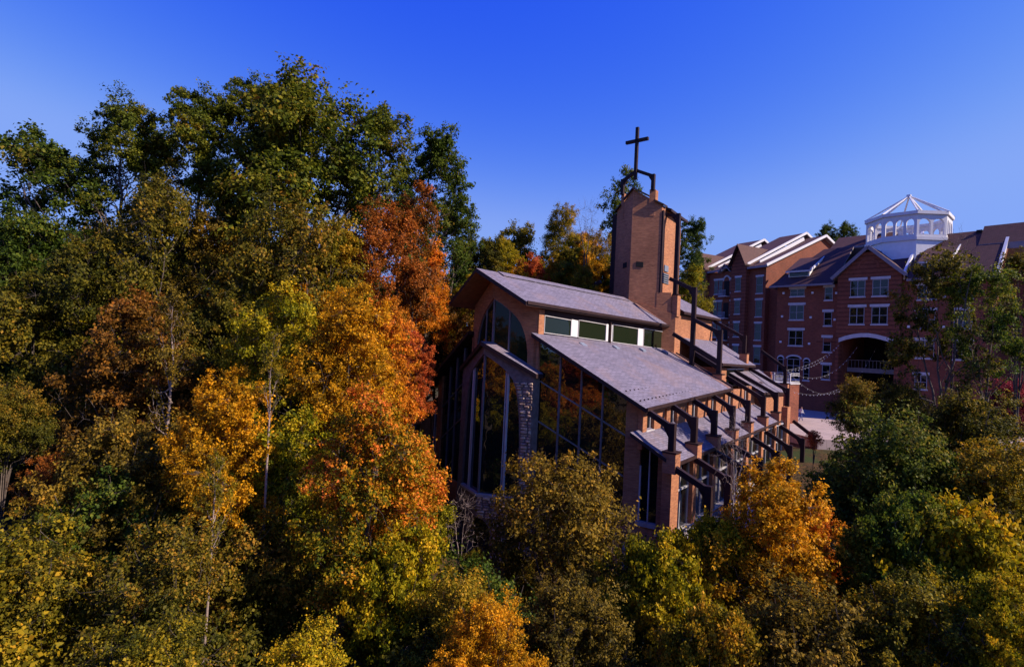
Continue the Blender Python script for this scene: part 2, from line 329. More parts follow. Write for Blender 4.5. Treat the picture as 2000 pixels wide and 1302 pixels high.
# --- clerestory sides: four windows between white piers
mb = MB()
for s in (1, -1):
    a, b = sorted((s * 3.3, s * 3.58))
    mb.box((a, 2.42, 2.5), (b, 28.3, 3.2))
part(mb, 'window_head', M['fascia'])
mb = MB()
for s in (1, -1):
    a, b = sorted((s * 3.2, s * 3.56)); mb.prism([(s * 3.5, 2.42, 1.2), (s * 3.5, 28.3, .5), (s * 3.5, 28.3, -3.), (s * 3.5, 2.42, -3.)], (-s * .3, 0, 0))
part(mb, 'sill_wall', M['fascia'])
WU = [(2.45, 6.75), (7.95, 13.3), (14.65, 20.65), (22.05, 28.25)]
def zs(u): return 1.26 - .029 * u
for s in (1, -1):
    for u0, u1 in WU:
        x = s * 3.6
        mb = MB(); z0, z1 = zs(u0), zs(u1)
        for p, q in (((x, u0, z0), (x, u1, z1)), ((x, u0, 2.62), (x, u1, 2.5)), ((x, u0 + .05, z0), (x, u0 + .05, 2.62)), ((x, u1 - .05, z1), (x, u1 - .05, 2.5))): mb.bar(p, q, .06, .06)
        f = part(mb, 'window', M['lintel'])
        child(MB().prism([(x - s * .06, u0, z0), (x - s * .06, u1, z1), (x - s * .06, u1, 2.5), (x - s * .06, u0, 2.6)], (-s * .03, 0, 0)), 'pane', M['glassc'], f)
    for u0, u1 in ((6.78, 7.9), (13.34, 13.75), (14.2, 14.6), (20.7, 22.0)):
        part(MB().prism([(s * 3.6, u0, zs(u0)), (s * 3.6, u1, zs(u1)), (s * 3.6, u1, 2.55), (s * 3.6, u0, 2.6)], (-s * .25, 0, 0)), 'white_pier', M['white'])
    part(MB().bar((s * 3.66, 13.97, .7), (s * 3.66, 13.97, 2.9), .26, .2), 'downpipe', M['fascia'])
# --- roofs
def slab(pts, th, name='roof', mats=None, parent=None, **k):
    return part(MB().prism(pts, (0, 0, -th), 0, 1, 1), name, mats or [M['roof'], M['fascia']], parent, **k)
for s in (1, -1):
    r = part(MB().prism([(0, -2.35, 6.1), (s * 4.2, -1.0, 3.48), (s * 4.2, 29.3, 3.34), (0, 24.6, 6.3)], (0, 0, -.34), 0, 1, 2), 'upper_roof', [M['roof'], M['fascia'], M['soffit']])
    child(MB().bar((s * 4.26, -.9, 3.4), (s * 4.26, 29.3, 3.26), .1, .26), 'gutter', M['fascia'], r)
    child(MB().prism([(0, .4, 6.22), (s * .55, .55, 5.88), (s * .55, 24.6, 6.04), (0, 24.0, 6.4)], (0, 0, -.05)), 'ridge_cap', M['roof'], r)
    child(MB().prism([(s * .9, 24.6, 5.76), (s * 4.15, 28.0, 3.43), (s * 4.15, 29.2, 3.42), (s * .9, 25.7, 5.77)], (0, 0, -.05)), 'stained_verge', M['rustroof'], r)
    r = slab([(s * 3.48, .85, 1.12), (s * 12.2, 4.14, -4.3), (s * 12.4, 25.5, -3.44), (s * 3.48, 29.4, .5)], .34, 'main_roof')
    child(MB().bar((s * 12.27, 4.2, -4.38), (s * 12.47, 25.5, -3.52), .12, .26), 'gutter', M['fascia'], r)
    child(MB().bar((s * 3.7, 29.3, .56), (s * 12.4, 25.55, -3.28), .18, .16), 'verge_trim', M['fascia'], r)
    child(MB().prism([(s * 3.62, 28.2, .60), (s * 12.3, 24.5, -3.37), (s * 12.3, 25.5, -3.33), (s * 3.62, 29.3, .55)], (0, 0, -.06)), 'stained_verge', M['rustroof'], r)
    for u0 in (6.5, 12.8, 18.9, 25.0):
        v0 = 4.55; z0 = 1.12 - .61 * (v0 - 3.48) - (u0 - 1) * .012
        mb = MB().prism([(s * v0, u0, z0 + .02), (s * (v0 + .55), u0, z0 - .28), (s * (v0 + .55), u0, z0 - .12), (s * (v0 + .1), u0, z0 + .16)], (0, .75, 0))
        child(mb, 'roof_vent', M['vent'], r)
    if s > 0:
        mb = MB()
        for row, v0 in enumerate((6.1, 6.9, 10.4, 11.5)):
            for i in range(30 if row > 1 else 24):
                u0 = 3.6 + .73 * i + row * .3; t = (v0 - 3.48) / 8.8; z0 = 1.12 - t * 5.42 + (u0 - 4) / 21.4 * .86 * t - (u0 - 1) / 28 * .6 * (1 - t)
                mb.box((v0, u0, z0 - .02), (v0 + .08, u0 + .1, z0 + .08))
        child(mb, 'snow_guards', M['fascia'], r, kind='stuff')
    r = slab([(s * 11.35, 3.35, -6.12), (s * 14.45, 4.4, -8.15), (s * 14.5, 39.7, -7.7), (s * 11.35, 38.0, -5.75)], .3, 'aisle_roof')
    child(MB().bar((s * 14.52, 4.4, -8.22), (s * 14.57, 39.7, -7.78), .12, .24), 'gutter', M['fascia'], r)
# --- wing fronts: tall glazing under the main roof
def zm(v): return 1.05 - .61 * (v - 3.48) - .36
for s in (1, -1):
    mb = MB()
    mb.strip([fw(s, 3.3, z) for z in (.6, -14.2)], [fw(s, 3.72, z) for z in (.5, -14.2)], (0, .4, 0))
    mb.strip([fw(s, 10.3, z, .02) for z in (zm(10.3), -14.2)], [fw(s, 11.38, z, .02) for z in (zm(11.38), -14.2)], (0, .6, 0))
    mb.strip([fw(s, 3.72, z, -.1) for z in (-13.1, -18)], [fw(s, 10.3, z, -.1) for z in (-13.1, -18)], (0, .4, 0))
    part(mb, 'wing_wall', B)
    vs_ = [3.72, 5.36, 6.96, 8.55, 10.3]
    for v in vs_[1:-1]: part(MB().bar(fw(s, v, -13.1, -.1), fw(s, v, zm(v), -.1), .11, .16), 'mullion', M['mull'])
    for o in (3.3, 6.6): part(MB().bar(fw(s, 3.72, zm(3.72) - o, -.12), fw(s, 10.3, zm(10.3) - o * .98, -.12), .1, .1), 'raking_transom', M['mull'])
    for i, (a, b) in enumerate(zip(vs_[:-1], vs_[1:])):
        tilt = (.012, -.01, .015, -.006)[i]
        part(MB().strip([fw(s, a, z, -.2 - tilt) for z in (zm(a), -13.1)], [fw(s, b, z, -.2 + tilt) for z in (zm(b), -13.1)], (0, .04, 0)), 'glass_pane', M['glass'])
    # aisle front
    def z3(v): return -6.12 - .655 * (v - 11.35) - .32
    mb = MB(); mb.strip([fw(s, 12.65, z, .05) for z in (z3(12.65), -14.0)], [fw(s, 13.75, z, .05) for z in (z3(13.75), -14.0)], (0, 1.1, 0))
    mb.strip([fw(s, 11.38, z, .0) for z in (-13.5, -18)], [fw(s, 13.75, z, .0) for z in (-14.02, -18)], (0, .5, 0)); part(mb, 'aisle_wall', B)
    part(MB().strip([fw(s, 11.3, z, .18) for z in (-13.15, -13.5)], [fw(s, 12.7, z, .18) for z in (-13.3, -13.65)], (0, .4, 0)), 'window_sill', M['conc'])
    part(MB().strip([fw(s, 12.62, z, .14) for z in (-14.0, -14.2)], [fw(s, 13.85, z, .14) for z in (-14.0, -14.2)], (0, .5, 0)), 'pier_sill', M['conc'])
    for a, b in ((11.4, 12.02), (12.08, 12.65)):
        part(MB().strip([fw(s, a, z, -.15) for z in (z3(a), -13.2)], [fw(s, b, z, -.15) for z in (z3(b), -13.3)], (0, .04, 0)), 'glass_pane', M['glass'])
    part(MB().bar(fw(s, 12.05, -13.2, -.05), fw(s, 12.05, z3(12.05), -.05), .07, .12), 'mullion', M['alu'])
    part(MB().bar(fw(s, 11.43, -13.2, -.05), fw(s, 11.43, -8.9, -.05), .12, .12), 'jamb', M['alu'])
# --- long sides
US = [4.7, 9.4, 14.5, 20.0, 25.5, 31.9, 38.3]
for s in (1, -1):
    mb = MB()
    mb.box(*[tuple(t) for t in zip(*[sorted(q) for q in ((s * 10.9, s * 11.2), (5.4, 38), (-9, -3.9))])])
    part(mb, 'aisle_clerestory_wall', B)
    if s > 0:
        for a, b in zip(US[:-1], US[1:]):
            L = b - a; zt = -4.55 + .03 * a
            for t0, t1 in ((.06, .22), (.52, .98)):
                part(MB().box((11.2, a + L * t0, -7.6), (11.62, a + L * t1, zt)), 'brick_pier', B)
            part(MB().box((11.2, a + L * .22, zt - .25), (11.55, a + L * .52, zt)), 'lintel', B)
            f = part(MB().box((11.2, a + L * .48, -6.2), (11.34, a + L * .515, zt - .25)).box((11.2, a + L * .2, -6.35), (11.66, a + L * .54, -6.2)), 'window', M['lintel'])
            child(MB().box((11.2, a + L * .22, -6.2), (11.25, a + L * .48, zt - .25)), 'pane', M['glass'], f)
    # aisle wall: brick piers, glass between
    for i, a in enumerate(US + [44.6]):
        if s < 0 and i > 3: break
        zt = -8.3 + .012 * a
        part(MB().box(tuple(min(p, q) for p, q in zip((s * 13.2, a + .6, -14.2), (s * 13.95, a + 1.5, zt))), tuple(max(p, q) for p, q in zip((s * 13.2, a + .6, -14.2), (s * 13.95, a + 1.5, zt)))), 'brick_pier', B)
    if s > 0:
        for a, b in zip(US, US[1:] + [44.6]):
            mb = MB(); x = 13.5
            for t in (0, .5, 1): 
                u = a + 1.55 + t * (b - a - 1.0); mb.box((x, u - .05, -14), (x + .12, u + .05, -8.4))
            mb.box((x, a + 1.5, -10.9), (x + .14, b + .6, -10.75)).box((x, a + 1.5, -8.75), (x + .2, b + .6, -8.6))
            f = part(mb, 'window', M['alu'])
            child(MB().box((x - .05, a + 1.5, -14), (x + .02, b + .6, -8.4)), 'pane', M['glass'], f)
    else:
        part(MB().box((-13.55, 6, -14), (-13.5, 30, -8.3)), 'glass_pane', M['glass'])
part(MB().prism([(-13.6, 6.6, -13.9), (0, .4, -13.9), (13.6, 6.6, -13.9), (17.5, 6, -13.9), (17.5, 48, -13.9), (-13.6, 44, -13.9)], (0, 0, -4.3)), 'floor_terrace', M['conc'])
# tall brick pier at the far corner
part(MB().box((13.35, 45.3, -14.5), (14.1, 47.2, -6.5)), 'corner_pier', B)
# --- steel frames marching along the roof slopes
Tm = M['timber']
def frame(p, q, zpost, ped=None, wd=.42, name='steel_frame'):
    """sloping beam p-q, a post under q, a knee brace, a brick pedestal"""
    f = part(MB().bar(p, q, wd, .42), name, Tm)
    q = Vector(q); d = (Vector(p) - q).normalized()
    child(MB().box((q.x - wd / 2 - .02, q.y - wd / 2 - .02, zpost), (q.x + wd / 2 + .02, q.y + wd / 2 + .02, q.z + .36)), 'post', Tm, f)
    child(MB().bar(q + d * .75 - Vector((0, 0, .1)), (q.x + d.x * .12, q.y + d.y * .12, q.z - .75), wd * .7, .2), 'knee_brace', Tm, f)
    if ped:
        child(MB().box((q.x - .5, q.y - .5, ped), (q.x + .5, q.y + .5, zpost - .12)), 'brick_pedestal', B, f)
        child(MB().box((q.x - .56, q.y - .56, zpost - .12), (q.x + .56, q.y + .56, zpost)), 'pedestal_cap', M['fascia'], f)
    return f
up_posts = [(4.72, -5.6, -7.27), (9.4, -5.45, -7.14), (14.45, -5.25, -7.03), (20.0, -5.15, -6.99), (25.5, -4.9, -6.74), (32.0, -4.78, -6.68), (38.4, -4.55, -6.58)]
att = [(12.2, -4.62), (12.2, -4.42), (12.2, -4.2), (12.2, -4.05), (11.7, -3.85), (9.92, -2.5), (7.7, -1.2)]
for (u, zt, zp), (va, za) in zip(up_posts, att):
    frame((va, u, za), (14.1, u, zt), zp, zp - 1.6)
    frame((-va, u, za), (-14.1, u, zt), zp, zp - 1.6)
frame((8.98, 45.5, -1.6), (14.0, 45.5, -4.3), -6.4)
for u, zt in zip((4.5, 9.1, 13.9, 18.8, 26.0, 32.2, 39.5, 47.5), (-9.6, -9.6, -9.5, -9.5, -9.8, -9.95, -9.95, -10.3)):
    frame((14.4, u, -8.42), (17.0, u, zt), -14.2)
    if u < 20: frame((-14.4, u, -8.42), (-17.0, u, zt), -14.2)
# --- tower
def tw(s, v, z, o=0): return (s * v, 25.3 + .6 * v - o, z)

mb = MB()
def zt_(v): return 19.75 - .62 * v
TP = [(-3.0, 27.1), (0, 25.3), (3.0, 27.1), (3.0, 33.4), (-3.0, 33.4)]
# body with gabled top: two prism halves
for s in (1, -1):
    lo = [(0, 25.3, -13), (s * 3.0, 27.1, -13), (s * 3.0, 33.4, -13), (0, 33.4, -13)]
    hi = [(0, 25.3, 19.7), (s * 3.0, 27.1, 17.85), (s * 3.0, 33.4, 17.4), (0, 33.4, 19.2)]
    fs = [(0, 1, 5, 4), (1, 2, 6, 5), (2, 3, 7, 6), (4, 5, 6, 7)]
    if s < 0: fs = [tuple(reversed(f)) for f in fs]
    mb.add(lo + hi, fs)
    # stepped base
    lo = [(0, 25.22, -13), (s * 4.85, 28.1, -13), (s * 4.85, 29.9, -13), (0, 29.9, -13)]
    hi = [(0, 25.22, 6.3), (s * 4.85, 28.1, 4.6), (s * 4.85, 29.9, 4.6), (0, 29.9, 6.3)]
    mb.add(lo + hi, [(0, 1, 5, 4), (1, 2, 6, 5), (2, 3, 7, 6), (4, 5, 6, 7)] if s > 0 else [(4, 5, 1, 0), (5, 6, 2, 1), (6, 7, 3, 2), (7, 6, 5, 4)])
    mb.prism([tw(s, 2.85, 7.25, .03), tw(s, 4.3, 7.25, .03), tw(s, 4.3, 4.4, .03), tw(s, 2.85, 4.4, .03)], (0, 1.6, 0))
tower = part(mb, 'tower', B)
for s in (1, -1):
    child(MB().prism([(0, 25.0, 19.95), (s * 1.72, 26.05, 18.98), (s * 1.72, 26.4, 18.98), (0, 25.45, 19.95)], (0, 0, -.22)), 'coping', M['fascia'], tower)
    child(MB().prism([(s * 2.25, 26.3, 18.5), (s * 3.25, 26.95, 17.95), (s * 3.25, 28.2, 17.95), (s * 2.25, 28.2, 18.5)], (0, 0, -.2)), 'coping', M['fascia'], tower)
    child(MB().prism([(s * 0, 28.3, 19.1), (s * 3.7, 28.3, 17.6), (s * 3.7, 34.0, 17.3), (s * 0, 34.0, 18.9)], (0, 0, -.3), 0, 1, 1), 'tower_roof', [M['roof'], M['fascia']], tower)
    child(MB().prism([tw(s, 1.68, 19.7, .04), tw(s, 2.3, 19.7, .04), tw(s, 2.3, 16.5, .04), tw(s, 1.68, 16.5, .04)], (0, .75, 0)), 'chimney_pier', B, tower)
    child(MB().prism([tw(s, .62, 10.9, .06), tw(s, 1.35, 10.85, .06), tw(s, 1.35, 10.2, .06), tw(s, .62, 10.25, .06)], (0, .2, 0)), 'dark_plaque', M['dark'], tower)
    child(MB().box((min(s * 2.9, s * 3.12), 28.4, 10.0), (max(s * 2.9, s * 3.12), 29.6, 10.75)), 'dark_plaque', M['vent'], tower)
    lv = child(MB().box((min(s * 2.9, s * 3.05), 27.9, 8.5), (max(s * 2.9, s * 3.05), 29.9, 9.8)), 'louvre', M['dark'], tower)
    child(MB().box((min(s * 2.9, s * 3.2), 27.15, 7.2), (max(s * 2.9, s * 3.2), 27.5, 17.2)), 'downpipe', M['fascia'], tower)
mb = MB()
for i in range(5): mb.box((2.9, 27.9, 8.55 + i * .26), (3.1, 29.9, 8.67 + i * .26))
child(mb, 'louvre_slats', M['vent'], tower)
# tower frames
frame((2.9, 28.6, 17.0), (4.5, 28.6, 16.6), 7.1, 4.4)
frame((-2.9, 27.5, 17.0), (-3.5, 27.5, 17.1), 7.1, 4.4)
frame((4.6, 26.5, 8.75), (7.6, 26.5, 7.3), -1.5)
frame((-4.6, 26.5, 8.75), (-7.6, 26.5, 7.3), -1.5)
frame((7.7, 26.5, 3.9), (10.65, 26.5, 2.45), -2.0, -3.6)
part(MB().bar((5.3, 26.5, 2.25), (10.6, 26.5, -.75), .42, .42), 'tie_beam', Tm)
part(MB().bar((7.4, 27.0, .3), (10.6, 27.0, -1.5), .42, .42), 'tie_beam', Tm)
# cross and its open gable
cr = part(MB().bar((-.25, 26.2, 21.2), (-.25, 26.2, 27.7), .36, .36), 'cross', Tm)
child(MB().bar((-1.72, 26.2, 26.03), (1.25, 26.2, 26.03), .36, .36), 'cross_arm', Tm, cr)
mb = MB()
for s in (1, -1):
    mb.bar((-.2, 26.4, 22.35), (s * 2.03, 26.4, 21.3), .34, .36); mb.box((s * 2.03 - .2, 26.2, 19.6), (s * 2.03 + .2, 26.6, 21.55))
    mb.bar((s * 1.55, 26.4, 21.35), (s * 1.98, 26.4, 20.7), .24, .22)
child(mb, 'cross_frame', Tm, cr)
# --- buildings behind the tower
part(MB().box((-4.5, 29.92, -13), (4.5, 43, 4.72)), 'rear_block', B)
for s in (1, -1):
    part(MB().prism([(s * 5.2, 29.95, 5.15), (s * 5.2, 44.4, 5.25), (0, 39.5, 8.2), (0, 29.95, 8.2)], (0, 0, -.32), 0, 1, 1), 'rear_roof', [M['roof'], M['fascia']])
part(MB().prism([(5.2, 44.4, 5.25), (-5.2, 44.4, 5.25), (0, 39.5, 8.2)], (0, 0, -.32), 0, 1, 1), 'rear_roof', [M['roof'], M['fascia']])
slab([(4.5, 30.5, 2.0), (9.7, 31, -.9), (9.7, 46.2, -1.15), (4.5, 46.2, 2.0)], .3, 'rear_roof')
part(MB().box((4.6, 33, -6), (9.0, 45.6, -1.5)), 'rear_wall', B)
f = part(MB().box((9.0, 35, -3.9), (9.12, 42.6, -3.75)).box((9.0, 35, -1.75), (9.12, 42.6, -1.6)).box((9, 38.7, -3.8), (9.1, 38.85, -1.6)), 'window', M['alu'])
child(MB().box((8.98, 35, -3.8), (9.04, 42.6, -1.6)), 'pane', M['glass'], f)
slab([(8.9, 36, -2.0), (13.0, 37, -4.3), (13.0, 51.2, -4.75), (8.9, 51.2, -1.8)], .3, 'rear_roof')
part(MB().box((9.1, 39.7, -14), (12.5, 50.5, -5.0)), 'rear_wall', B)
frame((4.7, 43, 4.8), (8.9, 43, 2.55), .5, -.9)
frame((8.3, 55, 1.0), (11.75, 55, -1.5), -3.7, -5.2)
part(MB().box((5.0, 40.5, -.5), (5.9, 41.4, .9)), 'brick_chimney', B)
# --- stone entrance bay
SO = .9
NARC = [(0, -.85), (.6, -1.2), (1.2, -1.62), (1.8, -2.12), (2.3, -2.75), (2.6, -3.5), (2.8, -4.6), (2.95, -6.0), (3.05, -8.), (3.1, -12.4)]
NOUT = [(0, -.1), (1., -.62), (2., -1.18), (3., -1.75), (3.95, -2.3), (3.95, -3.3), (3.95, -4.6), (3.95, -6.), (3.95, -8.), (3.95, -12.4)]
mb = MB()
for s in (1, -1):
    mb.strip([fw(s, v, z, SO) for v, z in NARC], [fw(s, v, z, SO) for v, z in NOUT], (0, .4, 0))
    a, b = sorted((s * 3.6, s * 3.97)); mb.box((a, 1.0, -12.4), (b, 1.7, -2.4))
    mb.strip([fw(s, 0, z, SO + .02) for z in (-12.4, -14.2)], [fw(s, 3.97, z, SO + .02) for z in (-12.4, -14.2)], (0, .7, 0))
    D = [(.0, -14.2), (.55, -14.35), (.95, -14.75), (1.15, -15.3), (1.2, -18.5)]
    mb.strip([fw(s, v, z, SO + .02) for v, z in D], [fw(s, v, z, SO + .02) for v, z in ((1.0, -14.2), (2.2, -14.2), (2.2, -14.75), (2.2, -15.3), (2.2, -18.5))], (0, .7, 0))
    D = [(2.2, -14.2), (2.6, -14.2), (3.0, -14.2), (3.3, -14.2)]
    mb.strip([fw(s, v, z, SO + .02) for v, z in ((2.25, -14.8), (2.5, -14.5), (2.9, -14.5), (3.25, -14.9), (3.3, -18.5))], [fw(s, v, z, SO + .02) for v, z in ((2.2, -14.2), (2.6, -14.2), (3.0, -14.2), (3.97, -14.2), (3.97, -18.5))], (0, .7, 0))
part(mb, 'stone_bay', M['mortar'])
part(MB().prism([(-3.4, 1.6, -12.5), (0, .0, -12.5), (3.4, 1.6, -12.5)], (0, 0, -6), 0), 'undercroft_shade', M['dark'])  # solid near-black block paints the shade inside the arched openings
part(MB().strip([fw(1, 0, z, SO + .12) for z in (-12.3, -12.5)], [fw(1, 3.1, z, SO + .12) for z in (-12.3, -12.5)], (0, .5, 0)).strip([fw(-1, 0, z, SO + .12) for z in (-12.3, -12.5)], [fw(-1, 3.1, z, SO + .12) for z in (-12.3, -12.5)], (0, .5, 0)), 'window_sill', M['conc'])
for s in (1, -1):
    r = part(MB().prism([(0, -1.35, .22), (s * 4.25, .75, -2.2), (s * 4.25, 1.75, -2.2), (0, .4, .22)], (0, 0, -.36), 0, 1, 1), 'bay_roof', [M['roof'], M['fascia']])
bw = part(MB().bar(fw(1, 0, -12.3, SO - .2), fw(1, 0, -.95, SO - .2), .14, .16), 'bay_window', M['mull'])
mb = MB()
for s in (1, -1):
    mb.bar(fw(s, 1.9, -12.3, SO - .2), fw(s, 1.9, -2.2, SO - .2), .12, .2); mb.bar(fw(s, 1.72, -12.3, SO - .2), fw(s, 1.72, -2.1, SO - .2), .05, .12)
child(mb, 'mullion', M['alu'], bw)
for s in (1, -1):
    A1 = [(min(v, 1.86), z) for v, z in NARC]
    child(MB().strip([fw(s, 0, z, SO - .3) for v, z in NARC], [fw(s, v, z, SO - .3) for v, z in A1], (0, .04, 0)), 'pane', M['glass'], bw)
    A2 = [(v, z) for v, z in NARC if v > 1.92]
    child(MB().strip([fw(s, 1.94, z, SO - .3) for v, z in A2], [fw(s, v, z, SO - .3) for v, z in A2], (0, .04, 0)), 'pane', M['glass'], bw)
# fieldstones, one object each
rs = random.Random(3); stones = []
for i in range(7):
    mb = MB(); n = 7
    ring = [(math.cos(2 * math.pi * j / n) * rs.uniform(.8, 1.1), math.sin(2 * math.pi * j / n) * rs.uniform(.8, 1.1)) for j in range(n)]
    sq = [(max(-.92, min(.92, a * 1.45)), max(-.92, min(.92, b * 1.45))) for a, b in ring]
    vs_ = [(a, .3, b) for a, b in sq] + [(a * .92, -.5, b * .92) for a, b in sq] + [(a * .72, -1 + rs.uniform(-.2, .2), b * .72) for a, b in sq] + [(0, -1.08, 0)]
    fs = [(j, (j + 1) % n, (j + 1) % n + n, j + n) for j in range(n)] + [(j + n, (j + 1) % n + n, (j + 1) % n + 2 * n, j + 2 * n) for j in range(n)] + [(j + 2 * n, (j + 1) % n + 2 * n, 3 * n) for j in range(n)]
    mb.add(vs_, fs); o = mb.build('stone', [M['stone'], M['stone2'], M['stone3']][i % 3]); stones.append(o.data); bpy.data.objects.remove(o)
ns = 0
def arcv(z):
    zz = [p[1] for p in NARC][::-1]; vv = [p[0] for p in NARC][::-1]; return float(np.interp(z, zz, vv))
def put_stone(v, z, wv, h, o):
    global ns
    so_ = bpy.data.objects.new('stone', rs.choice(stones)); col.objects.link(so_); so_.parent = chapel; ns += 1
    so_.location = (v, K * v - o, z - ZB); so_.scale = (wv / 2 * 1.04, rs.uniform(.05, .16), h / 2 * 1.04); so_.rotation_euler = (rs.uniform(-.15, .15), rs.uniform(-.12, .12), math.atan(K) + rs.uniform(-.14, .14))
z = -2.95
while z > -17.6:
    h = rs.uniform(.17, .34)
    zc = z - h / 2
    if zc > -12.3: segs = [(arcv(zc) + .06, 3.93)]
    elif zc > -14.3: segs = [(.02, 3.95)]
    elif zc > -15.2: segs = [(1.25, 2.18), (3.32, 3.95)]
    else: segs = [(1.24, 2.18), (3.34, 3.95)]
    for a, b in segs:
        v = a
        while v < b - .12 and ns < 290:
            wv = min(rs.uniform(.34, .72), b - v)
            put_stone(v + wv / 2, zc, wv - .04, h - .04, SO + .02); v += wv
    z -= h
# terrace railing
rl = part(MB().bar((15.6, 5.2, -12.6), (15.6, 13.5, -12.6), .08, .08).bar((15.6, 5.2, -13.7), (15.6, 13.5, -13.7), .06, .06), 'terrace_railing', M['timber'])
mb = MB()
for i in range(28): mb.box((15.58, 5.2 + i * .3, -13.8), (15.62, 5.24 + i * .3, -12.6))
child(mb, 'balusters', M['timber'], rl)
# ================================================================== DORMITORY
DS = 0.9
AB = R(50)
dorm = empty('dormitory', (52.6 * DS, 86 * DS, 0), -AB, label='red brick dormitory with brown roofs, archway and white octagonal cupola', cat='building')
dorm.scale = (DS, DS, DS)
DZ = -CAMZ / DS
def dp(mb, name, mat, parent=None, **k): return mb.build(name, mat, parent or dorm, DZ, **k)
DB, DBB, LN = M['dbrick'], M['dbrickb'], M['lintel']
GB = -8.6
# main block: wall with the archway left open
mb = MB()
mb.box((-10, 0, GB), (-.2, .5, 12.5)).box((8.35, 0, GB), (18.6, .5, 12.5)).box((-10, .5, GB), (-9.5, 17.5, 12.5)).box((-9.5, 17, GB), (18.6, 17.5, 12.5))
mb.prism([(18.6, .5, GB), (18.6, 17.5, GB), (18.6, 17.5, 12.5), (18.6, 9, 20.4), (18.6, .5, 12.5)], (-.5, 0, 0))
dp(mb, 'main_wall', DB)
# gabled bay over the arch
AR = [(.25, 3.05), (1.2, 3.45), (2.3, 3.75), (3.3, 3.9), (4.3, 3.92), (5.4, 3.75), (6.6, 3.4), (7.75, 3.0)]
mb = MB()
mb.strip([(.25, -.9, GB)] + [(v, -.9, z) for v, z in AR] + [(7.75, -.9, GB)], [(-.2, -.9, GB), (-.2, -.9, 13.4), (1.2, -.9, 14.9), (2.4, -.9, 16.1), (3.4, -.9, 17.1), (4.6, -.9, 17.1), (5.8, -.9, 15.9), (7., -.9, 14.7), (8.35, -.9, 13.4), (8.35, -.9, GB)], (0, .5, 0))
mb.box((-.2, -.4, GB), (.25, .6, 13.4)).box((7.8, -.4, GB), (8.35, .6, 13.4))
dp(mb, 'gable_wall', DBB)
dp(MB().prism([(-.95, -1.35, 13.35), (4.0, -1.35, 18.05), (4.0, 7.5, 18.05), (-.95, 7.5, 13.35)], (0, 0, -.3), 0, 1, 1), 'gable_roof', [M['droof'], M['trimgrey']])
dp(MB().prism([(8.95, -1.35, 13.35), (4.0, -1.35, 18.05), (4.0, 7.5, 18.05), (8.95, 7.5, 13.35)], (0, 0, -.3), 0, 1, 1), 'gable_roof', [M['droof'], M['trimgrey']])
for s in (-1, 1): dp(MB().bar((4 + s * 5.0, -1.42, 13.15), (4, -1.42, 17.85), .14, .5), 'barge_board', M['trimgrey'])
mb = MB()
pts = [(4 + 1.25 * math.cos(t), -.98, 14.6 + 1.25 * math.sin(t)) for t in np.linspace(0, math.pi, 9)]
mb.strip(pts, [(4 + (p[0] - 4) * 1.25, -.98, 14.6 + (p[2] - 14.6) * 1.25) for p in pts], (0, .1, 0)); dp(mb, 'arched_brick_ring', M['dbrick'])
mb = MB(); mb.strip([(v, -1.0, z) for v, z in AR], [(v, -1.0, z + .62) for v, z in AR], (0, .3, 0)); dp(mb, 'stone_arch', LN)
dp(MB().box((.25, 11, GB), (7.8, 11.2, 4.6)), 'passage_wall', M['dark'])  # near-black colour paints the archway's shade onto this end wall
for a_, b_ in ((.2, .25), (7.8, 7.85)): dp(MB().box((a_, .7, GB), (b_, 11, 4.6)), 'passage_side', DB)
dp(MB().box((.3, 3, -1.6), (7.7, 6, -.9)), 'passage_bridge', M['lintel2'])
dp(MB().box((.25, -.3, 4.6), (7.8, 11, 4.8)), 'passage_ceiling', M['dark'])  # ceiling carries the same painted shade
mb = MB()
for i in range(15): mb.box((.4 + i * .5, 3, -.9), (.46 + i * .5, 3.06, .3))
mb.box((.3, 2.98, .3), (7.7, 3.1, .38)); dp(mb, 'passage_railing', M['mull'])
# windows
def dwin(v0, v1, z0, z1, u=0., lint=True, sill=True, par=None, cols=2, rows=2, fm='dframe', pm=None, zb=None):
    par = par or dorm
    B_ = lambda q, n, mt, p=par: q.build(n, mt, p, DZ)
    mb = MB(); t = .09
    mb.box((v0, u - .06, z0), (v0 + t, u + .05, z1)).box((v1 - t, u - .06, z0), (v1, u + .05, z1)).box((v0 + t, u - .06, z1 - t), (v1 - t, u + .05, z1)).box((v0 + t, u - .06, z0), (v1 - t, u + .05, z0 + t))
    for i in range(1, cols): x = v0 + (v1 - v0) * i / cols; mb.box((x - .05, u - .065, z0 + t), (x + .05, u + .05, z1 - t))
    for i in range(1, rows): x = z0 + (z1 - z0) * i / rows; mb.box((v0 + t, u - .055, x - .04), (v1 - t, u + .05, x + .04))
    f = B_(mb, 'window', M[fm]); B_(MB().box((v0, u - .02, z0), (v1, u + .02, z1)), 'pane', pm or M['glassd'], f)
    if lint: B_(MB().box((v0 - .25, u - .12, z1 + .02), (v1 + .25, u + .1, z1 + .42)), 'lintel', LN, f)
    if sill: B_(MB().box((v0 - .1, u - .16, z0 - .22), (v1 + .1, u + .1, z0 - .02)), 'sill', LN, f)
    return f
for z0, z1 in ((10.75, 11.95), (6.75, 9.2), (2.35, 4.9)): dwin(-7.8, -5.5, z0, z1)
for z0, z1 in ((9.95, 12.0), (5.75, 7.95), (1.45, 3.75), (-3., -.7)): dwin(-2.35, -1.15, z0, z1, cols=1)
for z0, z1 in ((10.25, 12.75), (5.95, 8.55)):
    dwin(1.65, 3.7, z0, z1, -.9); dwin(4.65, 6.75, z0, z1, -.9)
for z0, z1 in ((9.6, 11.6), (5.4, 7.9), (1.1, 3.6)): dwin(10.1, 12.3, z0, z1); dwin(14.4, 16.4, z0, z1)
for z0, z1 in ((-3.4, -1.4),): dwin(10.1, 11.6, z0, z1)
